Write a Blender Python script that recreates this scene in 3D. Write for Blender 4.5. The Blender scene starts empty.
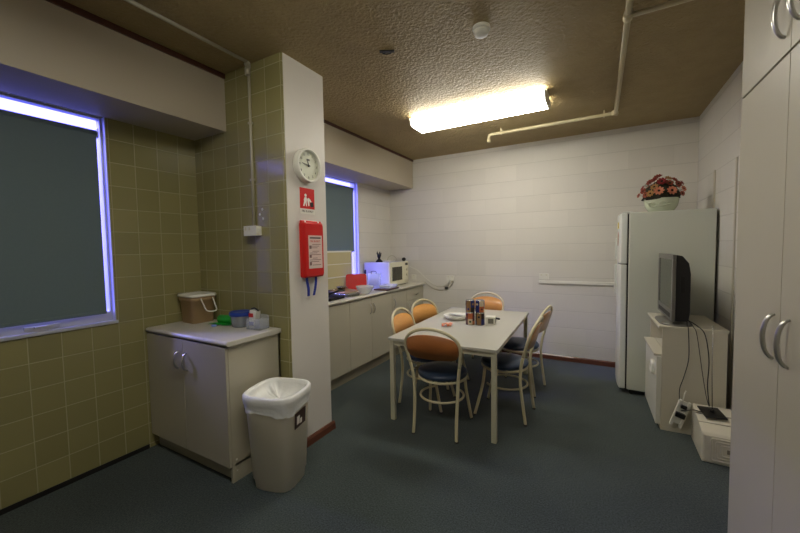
import bpy, bmesh, math, random
from mathutils import Vector, Matrix
PI = math.pi
random.seed(7)
S = bpy.context.scene
C = S.collection

# ------------------------------------------------------------------ materials
MATS = {}
def srgb(c):
    return tuple((x/12.92 if x <= .04045 else ((x+.055)/1.055)**2.4) for x in (v/255 for v in c))
def new_mat(name):
    m = bpy.data.materials.new(name); m.use_nodes = True
    nt = m.node_tree; b = nt.nodes['Principled BSDF']
    return m, nt, b
def mat(name, col, rough=.5, metal=0, bump=0, bscale=200, var=0, vscale=8, spec=.5, coat=0, alpha=1, trans=0, ior=1.45, emit=0):
    """plain procedural material: colour (sRGB 0-255) with soft noise variation and bump"""
    if name in MATS: return MATS[name]
    m, nt, b = new_mat(name)
    c = srgb(col)
    b.inputs['Base Color'].default_value = (*c, 1)
    b.inputs['Roughness'].default_value = rough
    b.inputs['Metallic'].default_value = metal
    b.inputs['Specular IOR Level'].default_value = spec
    b.inputs['Coat Weight'].default_value = coat
    b.inputs['Transmission Weight'].default_value = trans
    b.inputs['IOR'].default_value = ior
    b.inputs['Alpha'].default_value = alpha
    if emit:
        b.inputs['Emission Color'].default_value = (*c, 1); b.inputs['Emission Strength'].default_value = emit
    tc = nt.nodes.new('ShaderNodeTexCoord')
    if var:
        n = nt.nodes.new('ShaderNodeTexNoise'); n.inputs['Scale'].default_value = vscale; n.inputs['Detail'].default_value = 4
        nt.links.new(tc.outputs['Object'], n.inputs['Vector'])
        mx = nt.nodes.new('ShaderNodeMix'); mx.data_type = 'RGBA'
        mx.inputs[6].default_value = (*[x*(1-var) for x in c], 1); mx.inputs[7].default_value = (*[min(1, x*(1+var)) for x in c], 1)
        nt.links.new(n.outputs['Fac'], mx.inputs[0]); nt.links.new(mx.outputs[2], b.inputs['Base Color'])
    if bump:
        n = nt.nodes.new('ShaderNodeTexNoise'); n.inputs['Scale'].default_value = bscale; n.inputs['Detail'].default_value = 3
        nt.links.new(tc.outputs['Object'], n.inputs['Vector'])
        bp = nt.nodes.new('ShaderNodeBump'); bp.inputs['Strength'].default_value = bump; bp.inputs['Distance'].default_value = .004
        nt.links.new(n.outputs['Fac'], bp.inputs['Height']); nt.links.new(bp.outputs['Normal'], b.inputs['Normal'])
    MATS[name] = m
    return m

def math_node(nt, op, a, b=None, c=None):
    n = nt.nodes.new('ShaderNodeMath'); n.operation = op
    for i, v in enumerate((a, b, c)):
        if v is None: continue
        if isinstance(v, (int, float)): n.inputs[i].default_value = v
        else: nt.links.new(v, n.inputs[i])
    return n.outputs[0]

def grid_mat(name, axis, u0, pu, v0, pv, stagger, joint, col, jcol, rough, jbump, var, rough_j=.8, wave=0, fine=0):
    """wall of tiles or blocks; axis is the horizontal world axis of the wall"""
    m, nt, b = new_mat(name)
    tc = nt.nodes.new('ShaderNodeTexCoord'); sp = nt.nodes.new('ShaderNodeSeparateXYZ')
    nt.links.new(tc.outputs['Object'], sp.inputs[0])
    U = sp.outputs['xyz'.index(axis)]; V = sp.outputs[2]
    v = math_node(nt, 'DIVIDE', math_node(nt, 'SUBTRACT', V, v0), pv)
    row = math_node(nt, 'FLOOR', v)
    u = math_node(nt, 'DIVIDE', math_node(nt, 'SUBTRACT', U, u0), pu)
    if stagger:
        u = math_node(nt, 'ADD', u, math_node(nt, 'MULTIPLY', math_node(nt, 'FLOORED_MODULO', row, 2), stagger))
    colu = math_node(nt, 'FLOOR', u)
    def edge(t, p):   # distance to the nearest joint in metres
        f = math_node(nt, 'FRACT', t)
        return math_node(nt, 'MULTIPLY', math_node(nt, 'MINIMUM', f, math_node(nt, 'SUBTRACT', 1, f)), p)
    eu = edge(u, pu)
    if stagger: eu = math_node(nt, 'ADD', math_node(nt, 'MULTIPLY', eu, 1.6), joint*.45)
    d = math_node(nt, 'MINIMUM', eu, edge(v, pv))
    mr = nt.nodes.new('ShaderNodeMapRange'); mr.interpolation_type = 'SMOOTHSTEP'
    mr.inputs['From Min'].default_value = joint*.35; mr.inputs['From Max'].default_value = joint
    nt.links.new(d, mr.inputs['Value']); face = mr.outputs[0]
    cb = nt.nodes.new('ShaderNodeCombineXYZ'); nt.links.new(colu, cb.inputs[0]); nt.links.new(row, cb.inputs[1])
    wn = nt.nodes.new('ShaderNodeTexWhiteNoise'); wn.noise_dimensions = '3D'; nt.links.new(cb.outputs[0], wn.inputs['Vector'])
    c = srgb(col)
    m1 = nt.nodes.new('ShaderNodeMix'); m1.data_type = 'RGBA'
    m1.inputs[6].default_value = (*[x*(1-var) for x in c], 1); m1.inputs[7].default_value = (*[x*(1+var) for x in c], 1)
    nt.links.new(wn.outputs['Value'], m1.inputs[0])
    m2 = nt.nodes.new('ShaderNodeMix'); m2.data_type = 'RGBA'
    m2.inputs[6].default_value = (*srgb(jcol), 1)
    nt.links.new(face, m2.inputs[0]); nt.links.new(m1.outputs[2], m2.inputs[7]); nt.links.new(m2.outputs[2], b.inputs['Base Color'])
    rr = nt.nodes.new('ShaderNodeMapRange'); rr.inputs['To Min'].default_value = rough_j; rr.inputs['To Max'].default_value = rough
    nt.links.new(face, rr.inputs['Value']); nt.links.new(rr.outputs[0], b.inputs['Roughness'])
    h = face
    if wave or fine:
        n = nt.nodes.new('ShaderNodeTexNoise'); n.inputs['Scale'].default_value = 5 if wave else 90; n.inputs['Detail'].default_value = 1 if wave else 4
        nt.links.new(tc.outputs['Object'], n.inputs['Vector'])
        h = math_node(nt, 'ADD', face, math_node(nt, 'MULTIPLY', n.outputs['Fac'], wave or fine))
    bp = nt.nodes.new('ShaderNodeBump'); bp.inputs['Strength'].default_value = jbump; bp.inputs['Distance'].default_value = .003
    nt.links.new(h, bp.inputs['Height']); nt.links.new(bp.outputs['Normal'], b.inputs['Normal'])
    MATS[name] = m
    return m

TILE = (144, 137, 92); GROUT = (168, 162, 122)
m_tile_l = grid_mat('olive_tiles_side', 'y', 1.755, .150, .029, .1555, 0, .0035, TILE, GROUT, .2, .5, .07, wave=.2)
m_tile_p = grid_mat('olive_tiles_partition', 'x', -1.878, .152, .029, .1575, 0, .0035, TILE, GROUT, .2, .5, .07, wave=.2)
BLK = (212, 208, 198); BLJ = (200, 196, 186)
m_blk_b = grid_mat('painted_block_back', 'x', -.132, .41, 1.46, .2085, .5, .006, BLK, BLJ, .5, .38, .03, rough_j=.6, fine=.25)
m_blk_l = grid_mat('painted_block_side', 'y', 4.822, .41, 1.46, .2085, .5, .006, BLK, BLJ, .5, .38, .03, rough_j=.6, fine=.25)
m_white = mat('cream_paint', (208, 203, 194), .5, bump=.15, bscale=60)
m_bulk = mat('bulkhead_paint', (178, 168, 148), .55, bump=.1, bscale=40)
m_soffit = mat('soffit_paint', (150, 148, 150), .5, bump=.1, bscale=40)

def ceiling_mat():
    m, nt, b = new_mat('stippled_ceiling')
    tc = nt.nodes.new('ShaderNodeTexCoord')
    n = nt.nodes.new('ShaderNodeTexNoise'); n.inputs['Scale'].default_value = 34; n.inputs['Detail'].default_value = 5; n.inputs['Roughness'].default_value = .6; n.inputs['Distortion'].default_value = .4
    nt.links.new(tc.outputs['Object'], n.inputs['Vector'])
    v = nt.nodes.new('ShaderNodeTexVoronoi'); v.feature = 'SMOOTH_F1'; v.inputs['Scale'].default_value = 55
    nt.links.new(tc.outputs['Object'], v.inputs['Vector'])
    h = math_node(nt, 'ADD', n.outputs['Fac'], math_node(nt, 'MULTIPLY', v.outputs['Distance'], -.5))
    cr = nt.nodes.new('ShaderNodeMix'); cr.data_type = 'RGBA'
    cr.inputs[6].default_value = (*srgb((148, 130, 90)), 1); cr.inputs[7].default_value = (*srgb((170, 150, 108)), 1)
    n2 = nt.nodes.new('ShaderNodeTexNoise'); n2.inputs['Scale'].default_value = 7; nt.links.new(tc.outputs['Object'], n2.inputs['Vector'])
    nt.links.new(n2.outputs['Fac'], cr.inputs[0]); nt.links.new(cr.outputs[2], b.inputs['Base Color'])
    b.inputs['Roughness'].default_value = .62; b.inputs['Specular IOR Level'].default_value = .3
    bp = nt.nodes.new('ShaderNodeBump'); bp.inputs['Strength'].default_value = .9; bp.inputs['Distance'].default_value = .014
    nt.links.new(h, bp.inputs['Height']); nt.links.new(bp.outputs['Normal'], b.inputs['Normal'])
    return m
def carpet_mat():
    m, nt, b = new_mat('carpet')
    tc = nt.nodes.new('ShaderNodeTexCoord')
    n = nt.nodes.new('ShaderNodeTexNoise'); n.inputs['Scale'].default_value = 120; n.inputs['Detail'].default_value = 3
    nt.links.new(tc.outputs['Object'], n.inputs['Vector'])
    n2 = nt.nodes.new('ShaderNodeTexNoise'); n2.inputs['Scale'].default_value = 1.6; n2.inputs['Detail'].default_value = 4
    nt.links.new(tc.outputs['Object'], n2.inputs['Vector'])
    f = math_node(nt, 'ADD', math_node(nt, 'MULTIPLY', n.outputs['Fac'], .75), math_node(nt, 'MULTIPLY', n2.outputs['Fac'], .25))
    cr = nt.nodes.new('ShaderNodeValToRGB')
    cr.color_ramp.elements[0].position = .35; cr.color_ramp.elements[0].color = (*srgb((37, 45, 46)), 1)
    cr.color_ramp.elements[1].position = .68; cr.color_ramp.elements[1].color = (*srgb((76, 86, 83)), 1)
    nt.links.new(f, cr.inputs[0]); nt.links.new(cr.outputs[0], b.inputs['Base Color'])
    b.inputs['Roughness'].default_value = .95; b.inputs['Specular IOR Level'].default_value = .15
    b.inputs['Sheen Weight'].default_value = .2
    bp = nt.nodes.new('ShaderNodeBump'); bp.inputs['Strength'].default_value = .8; bp.inputs['Distance'].default_value = .004
    nt.links.new(n.outputs['Fac'], bp.inputs['Height']); nt.links.new(bp.outputs['Normal'], b.inputs['Normal'])
    return m
def wood_mat(name, c1, c2, rough=.35, scale=6, stretch=(1, 1, 9), coat=.2):
    m, nt, b = new_mat(name)
    tc = nt.nodes.new('ShaderNodeTexCoord'); mp = nt.nodes.new('ShaderNodeMapping'); mp.inputs['Scale'].default_value = stretch
    nt.links.new(tc.outputs['Object'], mp.inputs[0])
    n = nt.nodes.new('ShaderNodeTexNoise'); n.inputs['Scale'].default_value = scale; n.inputs['Detail'].default_value = 5; n.inputs['Distortion'].default_value = .8
    nt.links.new(mp.outputs[0], n.inputs['Vector'])
    cr = nt.nodes.new('ShaderNodeMix'); cr.data_type = 'RGBA'
    cr.inputs[6].default_value = (*srgb(c1), 1); cr.inputs[7].default_value = (*srgb(c2), 1)
    nt.links.new(n.outputs['Fac'], cr.inputs[0]); nt.links.new(cr.outputs[2], b.inputs['Base Color'])
    b.inputs['Roughness'].default_value = rough; b.inputs['Coat Weight'].default_value = coat
    MATS[name] = m
    return m
def diffuser_mat(name='prismatic_diffuser', LAMP=18.0):
    m, nt, b = new_mat(name)
    b.inputs['Base Color'].default_value = (.9, .9, .88, 1); b.inputs['Roughness'].default_value = .4
    tc = nt.nodes.new('ShaderNodeTexCoord'); n = nt.nodes.new('ShaderNodeTexNoise'); n.inputs['Scale'].default_value = 3
    nt.links.new(tc.outputs['Object'], n.inputs['Vector'])
    mx = nt.nodes.new('ShaderNodeMix'); mx.data_type = 'RGBA'
    mx.inputs[6].default_value = (1, .96, .85, 1); mx.inputs[7].default_value = (1, .975, .89, 1)
    nt.links.new(n.outputs['Fac'], mx.inputs[0]); nt.links.new(mx.outputs[2], b.inputs['Emission Color'])
    b.inputs['Emission Strength'].default_value = LAMP
    return m
LAMP = 18.0
m_ceil = ceiling_mat(); m_carpet = carpet_mat(); m_diff = diffuser_mat(); m_diff2 = diffuser_mat('dim_prismatic_diffuser', 13.0)
m_trimw = wood_mat('dark_timber', (58, 30, 20), (86, 46, 30), .45)
m_skirt = wood_mat('skirting_timber', (74, 38, 24), (104, 58, 36), .4)
m_lam = mat('greige_laminate', (176, 170, 150), .38, bump=.05, bscale=150, var=.02)
m_lam_edge = mat('laminate_edge', (156, 149, 126), .4)
m_top = mat('speckled_worktop', (196, 192, 178), .32, var=.05, vscale=180)
m_kick = mat('kickboard', (146, 141, 122), .5, var=.03)
m_chrome = mat('satin_nickel', (190, 188, 182), .28, metal=.9, var=.03)
m_alu = mat('window_aluminium', (196, 198, 204), .35, metal=.35, var=.03)
m_blind = mat('roller_blind_fabric', (104, 120, 124), .75, bump=.25, bscale=500, var=.04, vscale=60)
m_cream = mat('cream_powdercoat', (206, 196, 160), .32, var=.02)
m_ttop = mat('pale_table_laminate', (182, 180, 168), .3, var=.03, vscale=120)
m_tleg = mat('beige_table_metal', (190, 186, 162), .35, var=.02)
m_seat = mat('navy_vinyl', (40, 54, 76), .34, bump=.12, bscale=260, var=.06, vscale=20)
m_ply = wood_mat('honey_plywood', (192, 130, 60), (216, 158, 86), .32, 5, (1, 9, 1.2))
m_ply_dk = wood_mat('amber_plywood', (150, 88, 42), (180, 112, 58), .32, 5, (1, 9, 1.2))
m_plastic = mat('white_plastic', (222, 220, 208), .35, var=.02)
m_ivory = mat('ivory_plastic', (208, 202, 178), .38, var=.02)
m_fridge = mat('fridge_enamel', (198, 200, 186), .3, bump=.06, bscale=300, var=.015)
m_fdoor = mat('fridge_door_enamel', (214, 216, 208), .25, var=.015)
m_black = mat('black_plastic', (22, 21, 21), .4, var=.05)
m_dark = mat('dark_void', (26, 24, 22), .7, var=.05)
m_red = mat('red_plastic', (196, 26, 22), .3, var=.04)
m_blue = mat('blue_webbing', (24, 44, 140), .6, var=.05)
m_bag = mat('thin_white_bag', (226, 226, 222), .35, bump=.6, bscale=28, var=.04)
m_glass = mat('clear_glass', (235, 240, 240), .04, trans=1, ior=1.45)
m_pane = mat('window_pane', (225, 232, 240), .03, alpha=.1)
m_clear = mat('clear_plastic', (204, 212, 222), .2, alpha=.42)
m_thin = mat('thin_clear_plastic', (214, 220, 232), .15, alpha=.26)
m_bowl = mat('moulded_glass', (222, 228, 226), .08, alpha=.4, spec=.8)
m_pipe = mat('painted_pipe', (196, 184, 148), .35, var=.03)
m_conduit = mat('conduit_plastic', (176, 170, 148), .45, var=.03)
m_tan = mat('tan_bucket', (166, 138, 100), .45, var=.03)
m_print = mat('dark_print', (58, 56, 52), .6)
m_paper = mat('paper_label', (214, 190, 180), .6, var=.02)
m_green = mat('green_plastic', (36, 158, 52), .4, var=.06, vscale=30)
m_steel = mat('brushed_steel', (180, 180, 178), .25, metal=.85, var=.05)
m_pot = mat('celadon_ceramic', (196, 202, 176), .2, var=.06, vscale=20, coat=.4)

# ------------------------------------------------------------------ geometry
class MB:
    def __init__(s): s.bm = bmesh.new(); s.mi = 0
    def _tag(s, faces, smooth=False):
        for f in faces: f.material_index = s.mi; f.smooth = smooth
        return s
    def box(s, x0, x1, y0, y1, z0, z1, mx=None):
        v = [s.bm.verts.new(p) for p in ((x0,y0,z0),(x1,y0,z0),(x1,y1,z0),(x0,y1,z0),(x0,y0,z1),(x1,y0,z1),(x1,y1,z1),(x0,y1,z1))]
        if mx is not None:
            for q in v: q.co = mx @ q.co
        return s._tag([s.bm.faces.new([v[i] for i in f]) for f in ((3,2,1,0),(4,5,6,7),(0,1,5,4),(1,2,6,5),(2,3,7,6),(3,0,4,7))])
    def prism(s, pts, a0, a1, axis='z', smooth=False):
        def P(p, a):
            if axis == 'z': return (p[0], p[1], a)
            if axis == 'y': return (p[0], a, p[1])
            return (a, p[0], p[1])
        A = [s.bm.verts.new(P(p, a0)) for p in pts]; B = [s.bm.verts.new(P(p, a1)) for p in pts]
        n = len(pts); fs = [s.bm.faces.new(A[::-1]), s.bm.faces.new(B)]; s._tag(fs)
        return s._tag([s.bm.faces.new((A[i], A[(i+1)%n], B[(i+1)%n], B[i])) for i in range(n)], smooth)
    def loft(s, rings, cap0=True, cap1=True, smooth=True, closed=True):
        R = [[s.bm.verts.new(p) for p in r] for r in rings]; n = len(R[0]); fs = []
        for a, b in zip(R, R[1:]):
            for i in range(n if closed else n-1):
                fs.append(s.bm.faces.new((a[i], a[(i+1)%n], b[(i+1)%n], b[i])))
        s._tag(fs, smooth)
        if cap0: s._tag([s.bm.faces.new(R[0][::-1])])
        if cap1: s._tag([s.bm.faces.new(R[-1])])
        return s
    def lathe(s, prof, c=(0,0,0), n=24, sx=1, sy=1, cap0=True, cap1=True, mx=None):
        rings = []
        for r, z in prof:
            ring = [Vector((c[0]+sx*r*math.cos(2*PI*i/n), c[1]+sy*r*math.sin(2*PI*i/n), c[2]+z)) for i in range(n)]
            if mx is not None: ring = [mx @ p for p in ring]
            rings.append(ring)
        return s.loft(rings, cap0, cap1)
    def tube(s, path, r, n=8, closed=False):
        P = [Vector(p) for p in path]; m = len(P); rings = []; up = None
        for i in range(m):
            a = P[(i-1)%m] if (closed or i) else P[0]; b = P[(i+1)%m] if (closed or i < m-1) else P[-1]
            t = (b-a).normalized()
            if up is None:
                up = t.orthogonal().normalized()
            up = (up - t*up.dot(t)).normalized(); w = t.cross(up)
            rr = r[i] if isinstance(r, (list, tuple)) else r
            rings.append([P[i] + rr*(up*math.cos(2*PI*k/n) + w*math.sin(2*PI*k/n)) for k in range(n)])
        if closed:
            rings.append(rings[0])
            R = [[s.bm.verts.new(p) for p in q] for q in rings[:-1]]
            # match twist on closing
            best = min(range(n), key=lambda o: sum((R[-1][k].co-R[0][(k+o)%n].co).length for k in range(n)))
            fs = []
            for i in range(len(R)):
                A = R[i]; B = R[(i+1)%len(R)]; o = best if i == len(R)-1 else 0
                for k in range(n): fs.append(s.bm.faces.new((A[k], A[(k+1)%n], B[(k+1+o)%n], B[(k+o)%n])))
            return s._tag(fs, True)
        return s.loft(rings)
    def sphere(s, c, r, n=12, sx=1, sy=1, sz=1):
        prof = [(max(1e-4, r*math.sin(PI*i/n)), -r*sz*math.cos(PI*i/n)) for i in range(n+1)]
        return s.lathe(prof, c, n*2, sx, sy)
    def quad(s, pts):
        return s._tag([s.bm.faces.new([s.bm.verts.new(p) for p in pts])])
    def mat(s, i): s.mi = i; return s
def smooth_path(pts, k=6, closed=False):
    P = [Vector(p) for p in pts]; n = len(P); out = []
    rng = range(n if closed else n-1)
    for i in rng:
        p0 = P[(i-1)%n] if (closed or i) else P[0]; p1 = P[i]; p2 = P[(i+1)%n]; p3 = P[(i+2)%n] if (closed or i < n-2) else P[-1]
        for j in range(k):
            t = j/k
            out.append(.5*((2*p1)+(p2-p0)*t+(2*p0-5*p1+4*p2-p3)*t*t+(3*p1-p0-3*p2+p3)*t**3))
    if not closed: out.append(P[-1])
    return out
def rrect(w, d, r, n=5, c=(0, 0), e=None):
    """rounded rectangle outline, centred"""
    out = []
    for cx, cy, a in ((w/2-r, d/2-r, 0), (-w/2+r, d/2-r, PI/2), (-w/2+r, -d/2+r, PI), (w/2-r, -d/2+r, 1.5*PI)):
        for i in range(n+1):
            t = a + PI/2*i/n; out.append((c[0]+cx+r*math.cos(t), c[1]+cy+r*math.sin(t)))
    return out
def build(name, mb, mats, parent=None, bevel=0, loc=None):
    me = bpy.data.meshes.new(name)
    bmesh.ops.recalc_face_normals(mb.bm, faces=mb.bm.faces)
    mb.bm.to_mesh(me); mb.bm.free()
    if not isinstance(mats, (list, tuple)): mats = [mats]
    for m in mats: me.materials.append(m)
    o = bpy.data.objects.new(name, me); C.objects.link(o)
    if parent: o.parent = parent
    if loc: o.location = loc
    if bevel:
        b = o.modifiers.new('Bevel', 'BEVEL'); b.width = bevel; b.segments = 2; b.limit_method = 'ANGLE'; b.angle_limit = math.radians(40)
        b.harden_normals = False
    return o
def tag(o, label, cat, group=None):
    o['label'] = label; o['category'] = cat
    if group: o['group'] = group
    return o
def thing(name, label, cat, loc=(0, 0, 0), rz=0, group=None):
    o = bpy.data.objects.new(name, None); C.objects.link(o)
    o.location = loc; o.rotation_euler = (0, 0, rz); o.empty_display_size = .1
    return tag(o, label, cat, group)
def struct(name, mb, mats, bevel=0):
    o = build(name, mb, mats, None, bevel); o['kind'] = 'structure'; return o
def text_mesh(name, body, size, m, parent, loc, rot, extrude=.0003, sx=1):
    cu = bpy.data.curves.new(name, 'FONT'); cu.body = body; cu.size = size; cu.extrude = extrude
    cu.align_x = 'CENTER'; cu.align_y = 'CENTER'
    t = bpy.data.objects.new(name, cu); C.objects.link(t)
    bpy.context.view_layer.update()
    me = bpy.data.meshes.new_from_object(t.evaluated_get(bpy.context.evaluated_depsgraph_get()))
    bpy.data.objects.remove(t); bpy.data.curves.remove(cu)
    me.materials.clear(); me.materials.append(m)
    o = bpy.data.objects.new(name, me); C.objects.link(o)
    if parent: o.parent = parent
    o.location = loc; o.rotation_euler = rot; o.scale = (sx, 1, 1)
    return o
def dup(root, name, loc, rz, label, group=None):
    r = root.copy(); C.objects.link(r); r.location = loc; r.rotation_euler = (0, 0, rz); r['label'] = label
    if group: r['group'] = group
    for ch in list(root.children):
        c = ch.copy(); C.objects.link(c); c.parent = r
        for g in list(ch.children):
            d = g.copy(); C.objects.link(d); d.parent = c
    return r

# ------------------------------------------------------------------ room
XL, XB, ZB, ZC, YB, Y1, XP, Y2, XR, YF = -2.878, -2.467, 2.342, 2.763, 4.822, 1.742, -1.862, 2.147, .895, -1.6
# floor, ceiling
struct('floor', MB().box(XL-.12, XR+.12, YF-.12, YB+.12, -.08, 0), m_carpet)
struct('ceiling', MB().box(XL-.12, XR+.12, YF-.12, YB+.12, ZC, ZC+.1), m_ceil)
def wall_open(y0, y1, z0, z1, oy0, oy1, oz0, oz1):
    b = MB()
    b.box(XL-.12, XL, y0, oy0, z0, z1); b.box(XL-.12, XL, oy1, y1, z0, z1)
    b.box(XL-.12, XL, oy0, oy1, z0, oz0); b.box(XL-.12, XL, oy0, oy1, oz1, z1)
    return b
W1 = (-.35, 1.137, .975, 2.342); W2 = (2.75, 3.965, 1.02, 2.342)
struct('wall_left', wall_open(YF, Y1, 0, ZC, *W1), m_tile_l)
struct('wall_left_kitchen', wall_open(Y2, YB, 0, ZC, *W2), m_blk_l)
struct('wall_back', MB().box(XL-.12, XR+.12, YB, YB+.12, 0, ZC), m_blk_b)
struct('wall_right', MB().box(XR, XR+.12, YF, YB, 0, ZC), m_blk_l)
struct('wall_front', MB().box(XL-.12, XR+.12, YF-.12, YF, 0, ZC), m_white)
b = MB().box(XL-.12, XP, Y1+.012, Y2, 0, ZC); b.mat(1).box(XL-.12, XP-.004, Y1, Y1+.012, 0, ZC)
struct('wall_partition', b, [m_white, m_tile_p])
# bulkheads over the windows
struct('wall_bulkhead', MB().box(XL, XB, YF, Y1, ZB, ZC), m_bulk)
struct('wall_bulkhead_kitchen', MB().box(XL, XB, Y2, YB, ZB, ZC), m_bulk)
struct('trim_1', MB().box(XB, XB+.012, YF, Y1, ZC-.035, ZC), m_trimw)
struct('trim_2', MB().box(XB, XB+.012, Y2, YB, ZC-.028, ZC), m_trimw)
sk = MB().prism([(YB, 0), (YB-.022, 0), (YB-.018, .05), (YB-.008, .062), (YB, .062)], -2.2, XR, 'x')
struct('baseboard_back', sk, m_skirt)
b = MB().prism([(XP, 0), (XP+.024, 0), (XP+.02, .045), (XP+.01, .06), (XP, .06)], Y1, Y2+.02, 'y')
struct('baseboard_partition', b, m_skirt)
struct('baseboard_left', MB().box(XL, XL+.006, YF, 1.30, 0, .03), m_dark)

# windows
def window(n, W, blind_y1, blind_z0, roll_z):
    y0, y1, z0, z1 = W
    fr = MB()
    fr.box(XL-.085, XL-.035, y0, y1, z0, z0+.07); fr.box(XL-.085, XL-.035, y0, y1, z1-.012, z1)
    fr.box(XL-.085, XL-.035, y0, y0+.014, z0+.07, z1-.012); fr.box(XL-.085, XL-.035, y1-.014, y1, z0+.07, z1-.012)
    o = struct('window_%d' % n, fr, m_alu, .003)
    g = MB().box(XL-.066, XL-.060, y0+.01, y1-.01, z0+.035, z1-.01)
    build('window_glass', g, m_pane, o)
    s = MB(); s.box(XL-.035, XL+.012, y0-.01, y1+.012, z0-.012, z0+.008)   # sill
    s.box(XL-.035, XL+.003, y1-.002, y1+.005, z0, z1)                       # slim side jamb cover
    build('window_sill', s, m_alu, o, .002)
    return o
w1 = window(1, W1, 0, 0, 0)
w2 = window(2, W2, 0, 0, 0)
lt = MB(); lt.box(XL-.034, XL-.022, .70, .86, .998, 1.016); lt.box(XL-.026, XL-.004, .74, .80, 1.004, 1.014)
build('window_latch', lt, m_alu, w1, .002)

def roller_blind(label, y0, y1, z0, zr, x):
    t = thing('roller_blind', label, 'blind', (x, (y0+y1)/2, zr))
    h = (y1-y0)/2
    rl = MB(); rl.lathe([(.022, -h), (.022, h)], n=16, mx=Matrix.Rotation(-PI/2, 4, 'X'))
    build('roller', rl, m_blind, t)
    f = MB()
    f.box(.016, .0185, -h+.004, h-.004, z0-zr, .006)
    build('blind_fabric', f, m_blind, t)
    bt = MB().box(.010, .024, -h+.004, h-.004, z0-zr, z0-zr+.022)
    build('bottom_bar', bt, m_blind, t, .003)
    for s in (-1, 1):
        br = MB().box(-.03, .03, s*h-(.006 if s < 0 else -.0), s*h+(.0 if s < 0 else .006), -.03, .035)
        build('bracket', br, m_alu, t, .002)
    return t
roller_blind('large dark grey-green roller blind pulled down over the window in the tiled wall', -.30, 1.098, 1.035, 2.228, XL-.03)
roller_blind('narrower grey roller blind half covering the window above the kitchen bench', 2.80, 3.885, 1.405, 2.245, XL-.03)

# outside: pale wall far beyond the windows is only sky light -> world

# ------------------------------------------------------------------ ceiling fittings
def light(loc, label, dm=None):
    t = thing('ceiling_light', label, 'light', loc)
    L = .637
    base = MB().box(-L, L, -.09, .09, -.028, 0)
    build('base_tray', base, m_plastic, t)
    d = MB().prism([(-.158, -.028), (-.158, -.04), (-.14, -.085), (-.115, -.098), (.115, -.098), (.14, -.085), (.158, -.04), (.158, -.028)], -L+.012, L-.012, 'x')
    build('diffuser', d, dm or m_diff, t)
    for s in (-1, 1):
        e = MB().prism([(-.161, -.026), (-.161, -.04), (-.143, -.087), (-.118, -.101), (.118, -.101), (.143, -.087), (.161, -.04), (.161, -.026)], s*L-(.012 if s > 0 else 0), s*L+(.012 if s < 0 else 0), 'x')
        build('end_cap', e, m_cap, t)
    return t
m_cap = mat('end_cap_plastic', (232, 226, 208), .4, var=.02)
light((-1.037, 3.37, ZC), 'lit fluorescent ceiling light above the dining table')
l2 = light((-.9, .70, ZC), 'dimmer fluorescent ceiling light added out of view near the left window', m_diff2)  # unseen fixture, added for the light on the tiled wall and partition

t = thing('smoke_detector', 'round white smoke detector on the stippled ceiling', 'smoke detector', (-.634, 2.17, ZC))
build('mounting_base', MB().lathe([(.052, 0), (.054, -.012), (.05, -.022)], n=28), m_plastic, t)
build('sensor_head', MB().lathe([(.046, -.022), (.046, -.034), (.036, -.05), (.03, -.052), (.001, -.053)], n=28), m_plastic, t)

hk = MB(); hk.box(-.014, .014, -.05, .05, -.006, 0); hk.tube([(0, -.03, -.004), (0, -.028, -.016), (0, 0, -.02), (0, .028, -.016), (0, .03, -.004)], .004)
o = build('ceiling_bracket', hk, m_black, None, .001, (-1.255, 2.10, ZC)); o.rotation_euler = (0, 0, -1.1)
tag(o, 'small dark metal bracket on the ceiling left of the smoke detector', 'bracket')

# water pipe
PX, PY, PZ = .125, 4.10, ZC-.045
t = thing('ceiling_pipe', 'cream painted water pipe running along the ceiling and past the light', 'pipe', (PX, PY, PZ))
p = MB(); p.tube([(0, YF-PY+.02, 0), (0, -.03, 0), (-.012, -.008, 0), (-.03, 0, 0), (-1.21, 0, 0), (-1.232, 0, -.008), (-1.24, 0, -.03), (-1.24, 0, -.075)], .017, 12)
build('pipe_run', p, m_pipe, t)
p = MB().tube([(0, 2.42-PY, 0), (XR-PX, 2.42-PY, 0)], .014, 10); build('pipe_branch', p, m_pipe, t)
p = MB(); p.lathe([(.024, -.03), (.024, .03)], (0, 0, 0), 14, mx=Matrix.Translation((0, 2.42-PY, 0)) @ Matrix.Rotation(PI/2, 4, 'X'))
build('tee_fitting', p, m_pipe, t)
for x in (-1.10, -.1):
    p = MB(); p.box(x-.007, x+.007, -.019, .019, -.02, -.014); p.box(x-.007, x+.007, .014, .02, -.02, .045); p.box(x-.007, x+.007, -.02, -.014, -.02, .045)
    build('pipe_clip', p, m_pipe, t)
p = MB(); p.lathe([(.022, -.085), (.022, -.06)], (-1.24, 0, 0), 12); build('end_fitting', p, m_pipe, t)
p = MB(); p.lathe([(.023, -.025), (.023, .025)], (0, 0, 0), 14, mx=Matrix.Translation((-.008, -.008, 0)) @ Matrix.Rotation(PI/4, 4, 'Z') @ Matrix.Rotation(PI/2, 4, 'Y'))
build('elbow_fitting', p, m_pipe, t)

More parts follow.
